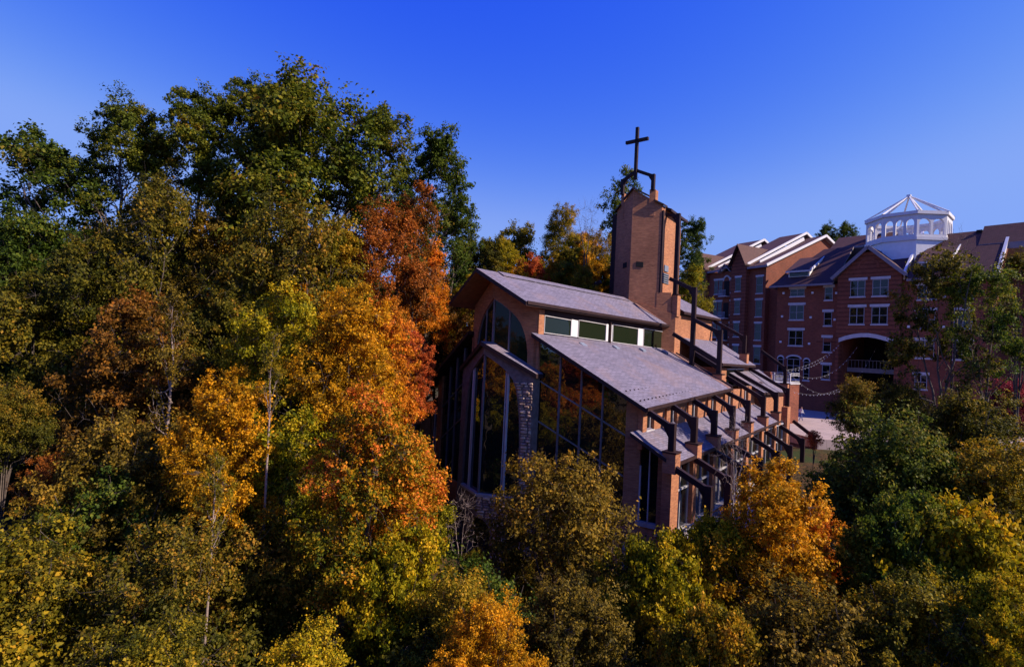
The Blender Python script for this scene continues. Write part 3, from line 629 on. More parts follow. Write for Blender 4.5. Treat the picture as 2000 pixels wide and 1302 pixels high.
dp(MB().box((-3.4, -.06, 2.95), (-.3, .02, 3.6)), 'dark_brick_band', M['dbrickb'])
dp(MB().box((8.6, -.06, 6.3), (10.0, .02, 7.0)), 'dark_brick_band', M['dbrickb'])
# arched ground-floor windows
for v0, v1, zt in ((-9.5, -8.5, .35), (-7.9, -5.8, .5), (-5.25, -4.3, .1)):
    f = dwin(v0, v1, -3.4, zt - .45, lint=False, cols=2 if v1 - v0 > 1.5 else 1, rows=3)
    c = (v0 + v1) / 2; hw = (v1 - v0) / 2
    pts = [(c + hw * math.cos(t), zt - .45 + .45 * math.sin(t)) for t in np.linspace(0, math.pi, 9)]
    (MB().prism([(x, -.03, z) for x, z in pts], (0, .05, 0))).build('arched_pane', M['glassd'], f, DZ)
    (MB().strip([(x, -.1, z) for x, z in pts], [(c + (x - c) * 1.25, -.1, zt - .45 + (z - zt + .45) * 1.6) for x, z in pts], (0, .15, 0))).build('arch_lintel', LN, f, DZ)
for v, z in ((-8.9, 11.35), (-4.2, 11.2), (-.6, 11.0), (-9.0, 7.3), (-4.35, 7.1), (-.7, 6.7), (-9.1, 2.9), (-4.45, 2.7), (9.2, 9.9), (9.2, 5.6), (13.3, 9.9), (13.3, 5.6)):
    dp(MB().box((v - .15, -.22, z - .17), (v + .15, .0, z + .17)), 'wall_lamp', M['white'])
# roofs
DR = [M['droof'], M['trimgrey']]
def dslab(pts, th=.35, name='roof', mats=None, parent=None): return (MB().prism(pts, (0, 0, -th), 0, 1, 1)).build(name, mats or DR, parent or dorm, DZ)
dslab([(-11, -.9, 12.6), (-.9, -.9, 12.6), (-.9, 8.0, 19.9), (-5.6, 8.0, 19.9)])
dslab([(-11, -.9, 12.6), (-5.6, 8.0, 19.9), (-11, 17, 12.6)])
dslab([(8.9, -.9, 12.6), (19.0, -.9, 12.6), (19.0, 8.9, 20.6), (8.9, 8.9, 20.6)])
dslab([(-5.6, 8.1, 19.9), (18.9, 8.95, 20.5), (19.0, 18, 12.6), (-10.9, 18, 12.6)])
mb = MB().prism([(3.6, 1.5, 14.1), (8.55, .1, 13.0), (8.55, 9.6, 21.2), (3.6, 9.6, 21.2)], (0, 0, -.4), 0, 1, 1)
rr = mb.build('raised_roof', DR, dorm, DZ)
(MB().prism([(8.5, .0, 12.65), (8.5, .0, 13.75), (8.5, 9.6, 21.6), (8.5, 9.6, 19.9)], (-.3, 0, 0))).build('white_gable_end', M['siding'], rr, DZ)
dslab([(-5.0, 9, 20.1), (4., 9, 20.1), (4., 13, 22.7), (-5.0, 13, 22.7)]); dslab([(-5.0, 17, 20.1), (4., 17, 20.1), (4., 13.05, 22.7), (-5.0, 13.05, 22.7)])
dslab([(15.9, 5.5, 17.9), (26, 5.5, 17.9), (26, 9.4, 21.3), (15.9, 9.4, 21.3)], .9)
dp(MB().box((18.62, 8, GB), (34, 8.5, 15.2)), 'recessed_wall', DB)
dslab([(18.6, 7.2, 15.2), (34, 7.2, 15.2), (34, 12.5, 20.6), (18.6, 12.5, 20.6)])
dp(MB().box((15.2, 8.2, 19.5), (15.85, 9.2, 20.6)), 'dark_notch', M['dark'])  # added dark box stands in for the notch between the two ridges
for s_ in (0,):
    dp(MB().bar((18.9, -1.0, 12.35), (18.9, 9.0, 20.45), .35, .55), 'white_rake', M['white']); dp(MB().bar((18.9, 9.0, 20.45), (18.9, 18.3, 12.3), .35, .55), 'white_rake', M['white'])
for v0_, v1_ in ((-11, -1), (9, 19)): dp(MB().bar((v0_, -1.0, 12.42), (v1_, -1.0, 12.42), .18, .3), 'gutter', M['trimgrey'])
# shed dormers
for v0, v1 in ((-8.6, -5.2), (10.2, 13.4)):
    d = dp(MB().prism([(v0, .9, 14.2), (v0, .9, 15.15), (v0, 5.2, 17.7)], (v1 - v0, 0, 0)), 'dormer', M['siding'])
    (MB().prism([(v0 - .3, .3, 15.2), (v1 + .3, .3, 15.2), (v1 + .3, 6.2, 18.3), (v0 - .3, 6.2, 18.3)], (0, 0, -.3), 0, 1, 1)).build('dormer_roof', [M['droof'], LN], d, DZ)
    (MB().bar((v1 + .38, .25, 15.05), (v1 + .38, 6.2, 18.15), .14, .4)).build('white_rake', M['white'], d, DZ)
    (MB().box((v0 + .2, .82, 14.3), (v1 - .2, .88, 15.0))).build('dormer_pane', M['glassd'], d, DZ)
# --- cupola
CUX, CUY = 6.4, 9.5
def octo(r, rot=0.): return [(CUX + r * math.cos(R(22.5) + i * math.pi / 4 + rot), CUY + r * math.sin(R(22.5) + i * math.pi / 4 + rot)) for i in range(8)]
CRO = R(2)
o_ = octo(5.75, CRO)
z0, z1, z2, z3 = 16.0, 19.3, 19.9, 23.3
cup = dp(MB().prism([(x, y, z0) for x, y in o_], (0, 0, z1 - z0)), 'cupola', M['siding'])
oc = octo(5.95, CRO); (MB().prism([(x, y, z1) for x, y in oc], (0, 0, .5))).build('cupola_base_trim', M['white'], cup, DZ)
def lerp(a, b, t): return (a[0] + (b[0] - a[0]) * t, a[1] + (b[1] - a[1]) * t)
oi = octo(5.8, CRO)
for i in range(8):
    a, b = oi[i], oi[(i + 1) % 8]; n_ = 3 if i % 2 else 2
    c = ((a[0] + b[0]) / 2 - CUX, (a[1] + b[1]) / 2 - CUY); L_ = math.hypot(*c); inw = (-c[0] / L_ * .35, -c[1] / L_ * .35, 0)
    mb = MB(); zl, zs_, zt = 20.2, 21.9, z3
    P3 = lambda t, z: (*lerp(a, b, t), z)
    mb.strip([P3(0, z1 + .5), P3(1, z1 + .5)], [P3(0, zl), P3(1, zl)], inw)
    pw = .08; ww = (1 - pw * (n_ + 1)) / n_
    for j in range(n_ + 1): t = j * (pw + ww); mb.strip([P3(t, zl), P3(t, zs_)], [P3(t + pw, zl), P3(t + pw, zs_)], inw)
    for j in range(n_):
        t0 = pw + j * (pw + ww); tm = t0 + ww / 2; ar = [(tm - ww / 2 * math.cos(q), zs_ + .75 * math.sin(q)) for q in np.linspace(0, math.pi, 9)]
        lo = t0 - pw if j == 0 else t0 - pw / 2; hi = t0 + ww + (pw if j == n_ - 1 else pw / 2)
        mb.strip([P3(lo, zs_)] + [P3(t, z) for t, z in ar] + [P3(hi, zs_)], [P3(lo, zt)] + [P3(lo + (hi - lo) * q, zt) for q in np.linspace(0, 1, 9)] + [P3(hi, zt)], inw)
    mb.build('arcade', M['white'], cup, DZ)
oc = octo(6.05, CRO); oin = octo(5.3, CRO)
mb = MB()
for i in range(8):
    j = (i + 1) % 8; mb.strip([(*oc[i], z3), (*oc[j], z3)], [(*oin[i], z3), (*oin[j], z3)], (0, 0, .5))
mb.build('cupola_cornice', M['white'], cup, DZ)
for i in range(8):
    (MB().bar((*oc[i], z3 + .45), (CUX, CUY, 27.6), .2, .22)).build('roof_rib', M['white'], cup, DZ)
(MB().box((CUX - .3, CUY - .3, 27.4), (CUX + .25, CUY + .25, 27.8))).build('finial', M['white'], cup, DZ)
(MB().box((CUX + 5.5, CUY - .3, 18.0), (CUX + 5.6, CUY + .3, 18.7))).build('vent', M['vent'], cup, DZ)
# --- side wing
WA = R(62)
wing = empty('dormitory_wing', (41.4, 88.0, 0), -WA, label='long brick dormitory wing with steep cross gables and small balconies in shade', cat='building')
WZ = -CAMZ
def wp(mb, name, mat, parent=None): return mb.build(name, mat, parent or wing, WZ)
WG = -8.5
mb = MB(); mb.box((-17.2, 0, WG), (-.5, .5, 15.0)); mb.prism([(0, 0, WG), (0, 30, WG), (0, 30, 15), (0, 15, 22), (0, 0, 15)], (-.5, 0, 0)); mb.prism([(-17.2, .5, WG), (-17.2, 30, WG), (-17.2, 30, 15.6), (-17.2, 15, 22.6), (-17.2, .5, 15.6)], (.5, 0, 0)); mb.box((-17.2, 29.5, WG), (-.5, 30, 15))
wp(mb, 'wing_wall', DB)
wp(MB().box((0.02, 1.0, WG), (2.6, 1.4, 11.9)), 'link_wall', DB)
def wslab(v0, v1, ze, zr, u0=-.7, mats=None):
    r = (MB().prism([(v0, u0, ze), (v1, u0, ze), (v1, 15, zr), (v0, 15, zr)], (0, 0, -.35), 0, 1, 1)).build('roof', DR, wing, WZ)
    (MB().prism([(v0, 30.7, ze), (v1, 30.7, ze), (v1, 15.02, zr), (v0, 15.02, zr)], (0, 0, -.35), 0, 1, 1)).build('rear_slope', DR, r, WZ)
    for a, b in ((u0, 15), (30.7, 15)):
        (MB().bar((v1 + .08, a, ze - .05), (v1 + .08, b, zr - .05), .16, .42)).build('white_rake', M['white'], r, WZ)
    return r
wslab(-3.2, .5, 15.2, 22.2); r = wslab(-8.6, -3.2, 15.75, 23.3)
(MB().bar((-2.2, 1.2, 16.1), (-2.2, 12.8, 21.7), .2, .6)).build('white_rake', M['white'], r, WZ)
wslab(-12.0, -8.6, 15.3, 22.3); r = wslab(-17.8, -12.0, 15.9, 23.4)
(MB().bar((-10.9, 1.2, 16.1), (-10.9, 12.8, 21.7), .2, .6)).build('white_rake', M['white'], r, WZ)
for vc, za in ((-4.75, 19.3), (-13.3, 18.9)):
    hwid = 1.75
    g = wp(MB().prism([(vc - hwid + .25, -.8, WG), (vc + hwid - .25, -.8, WG), (vc + hwid - .25, -.8, 15.7), (vc, -.8, za - .3), (vc - hwid + .25, -.8, 15.7)], (0, 1.4, 0)), 'gabled_bay', DBB)
    for s in (1, -1):
        (MB().prism([(vc, -1.5, za), (vc + s * hwid, -1.5, 15.65), (vc + s * hwid, 1.0, 15.65), (vc, 9.5, za)], (0, 0, -.25), 0, 1, 1)).build('gable_roof', [M['droof'], M['fascia']], g, WZ)
    def wwin(v0, v1, z0, z1, u, cols=2):
        mb = MB(); t = .08
        mb.box((v0, u - .06, z0), (v0 + t, u, z1)).box((v1 - t, u - .06, z0), (v1, u, z1)).box((v0 + t, u - .06, z1 - t), (v1 - t, u, z1)).box((v0 + t, u - .06, z0), (v1 - t, u, z0 + t)).box((v0 + t, u - .05, (z0 + z1) / 2 - .04), (v1 - t, u, (z0 + z1) / 2 + .04))
        f = wp(mb, 'window', M['mull']); wp(MB().box((v0, u - .03, z0), (v1, u + .02, z1)), 'pane', M['glassd'], f)
        wp(MB().box((v0 - .15, u - .1, z1 + .02), (v1 + .15, u, z1 + .34)), 'lintel', LN, f); wp(MB().box((v0 - .1, u - .12, z0 - .18), (v1 + .1, u, z0 - .02)), 'sill', LN, f)
    for zt in (13.5, 9.6, 5.7, 1.8): wwin(vc - .55, vc + .55, zt - 2.3, zt, -.8)
for zt in (13.5, 9.6, 5.7, 1.8):
    wwin(-1.75, -.5, zt - 2.8, zt - .1, 0); wwin(-6.9, -6.05, zt - 2.3, zt, 0); wwin(-10.5, -9.75, zt - 2.4, zt, 0); wwin(-9.5, -8.75, zt - 2.4, zt, 0)
    if zt > 5:
        b = wp(MB().box((-8.6, -1.2, zt - 3.1), (-7.05, 0, zt - 2.95)), 'balcony', LN)
        mb = MB().box((-8.6, -1.2, zt - 2.0), (-7.05, -1.12, zt - 1.92))
        for i in range(12): mb.box((-8.58 + i * .135, -1.18, zt - 2.95), (-8.54 + i * .135, -1.14, zt - 2.0))
        wp(mb, 'railing', M['vent'], b); wp(MB().box((-8.4, -.03, zt - 2.95), (-7.25, .02, zt - .2)), 'doorway_shade', M['dark'], b)  # dark sheet on the wall face paints the doorway's shade
pts = [(-7.82 + .6 * math.cos(t), 13.3 + .75 * math.sin(t)) for t in np.linspace(0, math.pi, 9)]
wp(MB().strip([(x, -.1, z) for x, z in pts], [(-7.82 + (x + 7.82) * 1.35, -.1, 13.3 + (z - 13.3) * 1.35) for x, z in pts], (0, .12, 0)), 'stone_arch', LN)
for s in (1, -1): wp(MB().prism([(-7.82, -.9, 16.3), (-7.82 + s * 1.3, -.9, 14.9), (-7.82 + s * 1.3, 1, 14.9), (-7.82, 3, 16.3)], (0, 0, -.2), 0, 1, 1), 'porch_roof', DR)
# far hall beyond the tower
hall = empty('far_hall', tuple(at(1330, 560, 118))[:2] + (0,), -R(62), label='distant pink brick hall with white rake seen just right of the tower', cat='building')
HZ = -CAMZ
h_ = MB(); h_.prism([(-2, -6, -8), (-2, 14, -8), (-2, 14, 9), (-2, 4.0, 16.5), (-2, -6, 9)], (-12, 0, 0)); h_.build('hall_wall', DB, hall, HZ)
(MB().prism([(-1.4, -7, 8.9), (-1.4, 4, 17.2), (-14.5, 4, 17.2), (-14.5, -7, 8.9)], (0, 0, -.3), 0, 1, 1)).build('roof', DR, hall, HZ)
(MB().prism([(-1.4, 15, 8.9), (-1.4, 4, 17.2), (-14.5, 4, 17.2), (-14.5, 15, 8.9)], (0, 0, -.3), 0, 1, 1)).build('roof', DR, hall, HZ)
(MB().bar((-1.3, -7, 8.8), (-1.3, 4, 17.1), .3, .7).bar((-1.3, 15, 8.8), (-1.3, 4, 17.1), .3, .7)).build('white_rake', M['white'], hall, HZ)
# ================================================================== TREES
def tubes_mesh(name, segs, mat):
    """segs: list of (points Nx3, radii N, sides); one mesh"""
    V, Fq, n0 = [], [], 0
    for P, r, sd in segs:
        P = np.asarray(P, float); n = len(P); T = np.gradient(P, axis=0); T /= np.linalg.norm(T, axis=1)[:, None] + 1e-9
        ref = np.where(np.abs(T[:, 2:3]) > .9, np.array([[1., 0, 0]]), np.array([[0, 0, 1.]]))
        a = np.cross(T, ref); a /= np.linalg.norm(a, axis=1)[:, None] + 1e-9; b = np.cross(T, a)
        th = np.arange(sd) * 2 * np.pi / sd
        ring = P[:, None] + np.asarray(r)[:, None, None] * (a[:, None] * np.cos(th)[None, :, None] + b[:, None] * np.sin(th)[None, :, None])
        V.append(ring.reshape(-1, 3))
        i, j = np.meshgrid(np.arange(n - 1), np.arange(sd), indexing='ij'); j2 = (j + 1) % sd
        Fq.append(np.stack([i * sd + j, i * sd + j2, (i + 1) * sd + j2, (i + 1) * sd + j], -1).reshape(-1, 4) + n0); n0 += n * sd
    return quads_mesh(name, np.concatenate(V), np.concatenate(Fq), mat, True)
def quads_mesh(name, V, Q, mat, smooth=False):
    me = bpy.data.meshes.new(name); me.vertices.add(len(V)); me.vertices.foreach_set('co', V.astype(np.float32).ravel())
    me.loops.add(Q.size); me.loops.foreach_set('vertex_index', Q.astype(np.int32).ravel())
    me.polygons.add(len(Q)); me.polygons.foreach_set('loop_start', np.arange(0, Q.size, 4, dtype=np.int32))
    if smooth: me.polygons.foreach_set('use_smooth', np.ones(len(Q), bool))
    me.update(calc_edges=True)
    if mat: me.materials.append(mat)
    return me

def unit(a): return a / (np.linalg.norm(a, axis=-1, keepdims=True) + 1e-9)
def curve(p, q, rng, n=5, sag=.15, wob=.05):
    p, q = np.asarray(p, float), np.asarray(q, float); t = np.linspace(0, 1, n)[:, None]; L = np.linalg.norm(q - p)
    mid = np.array([0, 0, -sag * L]) * (4 * t * (1 - t))
    return p + (q - p) * t + mid + rng.normal(0, wob * L, (n, 3)) * (4 * t * (1 - t))

ARCH = {}
def archetype(key, seed, H, Rr, cb, nl, ncl, nleaf, ls, lr=.42, crad=.12, flat=.8, twig=1.0, stems=1, lean=0., hang=0., top=.5, thin=.5):
    """one tree in its own metres: a trunk mesh (limbs and twigs too) and a crown of separate leaves.
    The crown is a loose union of rounded leafy masses at the ends of the limbs."""
    rng = np.random.default_rng(seed); segs = []; Hc = H * (1 - cb)
    r0 = H * .0135 / stems ** .4
    off = lambda z: np.array([lean * Rr * max(z, 0) / H, 0, 0])
    # leafy masses: one near the top, the rest spiralling down
    L, LR = [], []
    for i in range(nl):
        t = (i + rng.uniform(.1, .9)) / nl; t = 1 - t ** 1.05
        a = i * 2.4 + rng.uniform(-.7, .7); rl = Rr * lr * rng.uniform(.62, 1.25)
        w_ = np.interp(t, [0, .3, .65, 1], [.62, .78, .62, top * .35]) * rng.uniform(.6, 1.12)
        rl = min(rl, Hc * .3); z = cb * H + rl * .7 + t * (Hc - 1.55 * rl)
        L.append(np.array([Rr * w_ * math.cos(a), Rr * w_ * math.sin(a), z]) + off(z)); LR.append(rl)
    L, LR = np.array(L), np.array(LR)
    sc_ = Rr / (np.percentile(np.hypot(L[:, 0] - lean * Rr * .6, L[:, 1]) + LR, 80)); L[:, :2] *= sc_
    L[:, 2] *= 1; zt_ = (L[:, 2] + LR * .9).max(); L[:, 2] *= H / zt_
    nodes = []; trunks = []
    for s in range(stems):
        tp = np.array([rng.normal(0, .12 * Rr), rng.normal(0, .12 * Rr), H * rng.uniform(.72, .86)]) + off(H)
        if stems > 1: tp[:2] += Rr * .4 * np.array([math.cos(s * 2.6), math.sin(s * 2.6)])
        n = 9; t = np.linspace(0, 1, n)[:, None]
        P = np.concatenate([tp[None, :2] * t ** 1.35, tp[2] * t], 1); P[1:, :2] += np.cumsum(rng.normal(0, .007 * H, (n - 1, 2)), 0)
        if s: P[0, :2] += rng.normal(0, r0 * 1.2, 2)
        rr = r0 * (1 - t[:, 0] * .86); rr[0] *= 1.45; P[0, 2] = -1.2
        segs.append((P, rr, 8)); trunks.append((P, rr))
        nodes += [(P[i], rr[i]) for i in range(3, n) if P[i, 2] > cb * H * .9]
    for i in range(nl):
        P, rr = trunks[int(np.argmin([np.linalg.norm(P[-1, :2] - L[i, :2]) for P, _ in trunks]))]
        hz = max(cb * H * .7, L[i, 2] - np.hypot(*L[i, :2]) * rng.uniform(.6, 1.2) - .1 * H); hz = min(hz, P[-1, 2] * .97)
        st = np.array([np.interp(hz, P[:, 2], P[:, j]) for j in range(3)]); rad = np.interp(hz, P[:, 2], rr) * rng.uniform(.5, .75)
        C = curve(st, L[i], rng, 7, rng.uniform(0, .16), .05); c_ = rad * (1 - np.linspace(0, 1, 7) * .8); segs.append((C, c_, 5))
        nodes += [(C[k], c_[k]) for k in range(2, 7)]
        for _ in range(3):                                # boughs inside the mass
            e = L[i] + unit(rng.normal(0, 1, 3) + [0, 0, .35]) * LR[i] * rng.uniform(.5, .85); j = rng.integers(3, 7)
            D = curve(C[j], e, rng, 5, .08, .06); d_ = np.linspace(c_[j] * .6, .012, 5); segs.append((D, d_, 4)); nodes += [(D[k], d_[k]) for k in range(1, 5)]
    NP = np.array([p for p, _ in nodes]); NR = np.array([r for _, r in nodes])
    dens = rng.uniform(thin, 1.0, nl); w_ = LR ** 2.2 * (.55 + .45 * dens); li = rng.choice(nl, ncl, p=w_ / w_.sum())
    d = unit(rng.normal(0, 1, (ncl, 3)) + [0, 0, .25]); f = rng.uniform(0, 1, ncl) ** .42 * np.where(rng.uniform(0, 1, ncl) < .12, 1.3, 1.0)
    Cc = L[li] + d * (LR[li] * f * rng.uniform(.85, 1.12, ncl))[:, None] * np.array([1, 1, .85])
    cr = crad * Rr * rng.uniform(.5, 1.5, ncl)
    for i in range(ncl):
        dd = np.linalg.norm(NP - Cc[i], axis=1) + np.where(NP[:, 2] > Cc[i, 2] + .15 * Rr, 5, 0); j = int(np.argmin(dd))
        segs.append((curve(NP[j], Cc[i], rng, 4, .1, .06), np.linspace(max(.010, min(NR[j] * .5, .03)) * twig, .005 * twig, 4), 3))
        dv = unit(d[i] + rng.normal(0, .5, 3)) * cr[i] * rng.uniform(.9, 1.7)
        segs.append((curve(Cc[i], Cc[i] + dv, rng, 3, .1, .06), np.linspace(.008 * twig, .003 * twig, 3), 3))
    trunk = tubes_mesh('trunk', segs, M['bark'])
    crown = None
    if nleaf:
        w_ = cr ** 1.8 * dens[li]; cnt = rng.multinomial(nleaf, w_ / w_.sum()); idx = np.repeat(np.arange(ncl), cnt); n = len(idx)
        g = rng.normal(0, .52, (n, 3)) * np.array([1, 1, flat])
        # sprays: leaves string out along a few directions per clump
        reach = rng.choice([.7, 1.0, 1.5, 2.2], ncl, p=[.3, .35, .25, .1]); ax = unit(rng.normal(0, 1, (ncl, 4, 3)) * np.array([1, 1, .7]) + d[:, None] * .8); pick = ax[idx, rng.integers(0, 4, n)]
        g = g * .62 + pick * (rng.uniform(0, 1.0, n) ** .8 * reach[idx])[:, None]
        P = Cc[idx] + g * cr[idx][:, None]
        out = unit(P - L[li[idx]])
        nrm = unit(out * .55 + np.array([0, 0, .6 - hang]) + rng.normal(0, .6, (n, 3)))
        up = unit(np.cross(nrm, rng.normal(0, 1, (n, 3))))
        if hang: up = unit(up + np.array([0, 0, -hang * 1.5])); nrm = unit(nrm - up * (nrm * up).sum(1)[:, None])
        sd = np.cross(nrm, up); sz = ls * rng.uniform(.5, 1.45, n)[:, None]
        fold = nrm * sz * .14
        V = np.stack([P - up * sz * .6, P + sd * sz * .4 - up * sz * .05 + fold, P + up * sz * .6, P - sd * sz * .4 + up * sz * .04 + fold], 1).reshape(-1, 3)
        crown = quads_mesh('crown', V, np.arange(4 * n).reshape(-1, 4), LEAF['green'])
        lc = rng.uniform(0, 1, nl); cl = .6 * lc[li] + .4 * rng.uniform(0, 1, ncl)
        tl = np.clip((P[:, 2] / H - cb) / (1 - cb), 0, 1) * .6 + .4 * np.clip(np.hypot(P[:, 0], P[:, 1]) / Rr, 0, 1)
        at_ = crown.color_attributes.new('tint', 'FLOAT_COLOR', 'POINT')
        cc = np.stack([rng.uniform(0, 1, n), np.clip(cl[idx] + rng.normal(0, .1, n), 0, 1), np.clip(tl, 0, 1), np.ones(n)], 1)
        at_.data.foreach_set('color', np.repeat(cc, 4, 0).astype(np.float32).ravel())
    if nleaf: H = float(np.percentile(P[:, 2], 99.8))
    ARCH[key] = (trunk, crown, H, Rr, cb)

archetype('oak1', 11, 20, 7.0, .16, 20, 520, 44000, .23, .34, .09, thin=.25)
archetype('oak2', 12, 20, 7.6, .14, 26, 640, 52000, .23, .30, .085, stems=3, thin=.2)
archetype('oak3', 13, 20, 7.0, .22, 16, 320, 26000, .25, .28, .095, lean=-1.15, thin=.2)
archetype('oak4', 14, 20, 5.8, .13, 19, 460, 40000, .22, .36, .095, thin=.25)
archetype('maple1', 21, 13, 4.6, .12, 17, 560, 60000, .15, .40, .09)
archetype('maple2', 22, 13, 4.4, .14, 15, 460, 50000, .15, .42, .10, thin=.3)
archetype('maple3', 23, 14, 5.0, .10, 21, 640, 66000, .15, .38, .09)
archetype('bush1', 31, 8, 4.4, .06, 17, 560, 58000, .125, .40, .09, stems=2)
archetype('bush2', 32, 8, 4.2, .08, 14, 460, 50000, .13, .44, .10, stems=3, thin=.3)
archetype('hang1', 33, 9, 4.4, .08, 16, 500, 46000, .165, .42, .095, stems=2, hang=.5)
archetype('sparse1', 41, 9, 4.4, .10, 18, 560, 34000, .13, .42, .10, stems=3, thin=.2)
archetype('sparse2', 42, 15, 4.8, .16, 19, 520, 36000, .15, .36, .10, stems=2, thin=.2)
archetype('airy', 43, 14, 4.0, .22, 15, 260, 15000, .16, .36, .10, stems=3, thin=.15)
archetype('slim1', 51, 15, 2.6, .26, 12, 170, 17000, .15, .5, .18)
archetype('slim2', 52, 17, 1.9, .5, 7, 80, 5000, .13, .5, .2, thin=.2)
archetype('bare1', 61, 7, 2.4, .2, 9, 130, 0, 0, .45, .2, stems=2)

ORD = 'first second third fourth fifth sixth seventh eighth ninth tenth eleventh twelfth thirteenth fourteenth fifteenth sixteenth seventeenth eighteenth nineteenth twentieth twenty-first twenty-second twenty-third twenty-fourth twenty-fifth twenty-sixth twenty-seventh twenty-eighth twenty-ninth thirtieth'.split()
def rank(rows, what):
    """label repeats by colour and by their order from left to right in view"""
    by = {}
    for e, colour in rows: by.setdefault(colour, []).append(e)
    for colour, es in by.items():
        es.sort(key=lambda e: e.location.x / max(e.location.y, 1))
        for i, e in enumerate(es): e['label'] = '%s of the %s, from the left' % (ORD[i], what % colour)
def plant(kind, leaf, x, y, ztop, rad, label, group=None, name='tree', rot=None, bark='bark', zbase=None, seed=0, asp=1.25):
    """a tree whose foot stands on the ground at x, y"""
    trunk, crown, H, Rr, cb = ARCH[kind]
    zg = float(terr(np.array(x), np.array(y))) - .1 if zbase is None else zbase
    h = max(2.0, ztop - zg); s = rad / Rr; sz = min(max(h / H, s * .8), s * asp)
    extra = h / sz - H                                    # longer bole under a crown that keeps its proportions
    r = random.Random(int(x * 131 + y * 17 + seed)); rot = r.uniform(0, 6.28) if rot is None else rot
    e = empty(name, (x, y, zg), rot, label=label, cat='tree', group=group)
    e.scale = (s, s, sz)
    if extra > .3:
        n = len(trunk.vertices); c = np.empty(n * 3, np.float32); trunk.vertices.foreach_get('co', c); c = c.reshape(-1, 3); zc = cb * H * .9
        c[:, 2] = np.where(c[:, 2] < zc, c[:, 2] * (zc + extra) / zc, c[:, 2] + extra)
        trunk = trunk.copy(); trunk.vertices.foreach_set('co', c.ravel()); trunk.update()
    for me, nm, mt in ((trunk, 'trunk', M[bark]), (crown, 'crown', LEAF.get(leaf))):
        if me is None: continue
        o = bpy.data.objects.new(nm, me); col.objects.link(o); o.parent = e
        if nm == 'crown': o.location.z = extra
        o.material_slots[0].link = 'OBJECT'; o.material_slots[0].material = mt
    return e
def tree(px, top, hw, depth, kind, leaf, label, group=None, **k):
    """stand a tree so that its top and width agree with the photograph"""
    p = at(px, top, depth)
    return plant(kind, leaf, p.x, p.y, p.z, hw / F * depth * 1.1, label, group, **k)

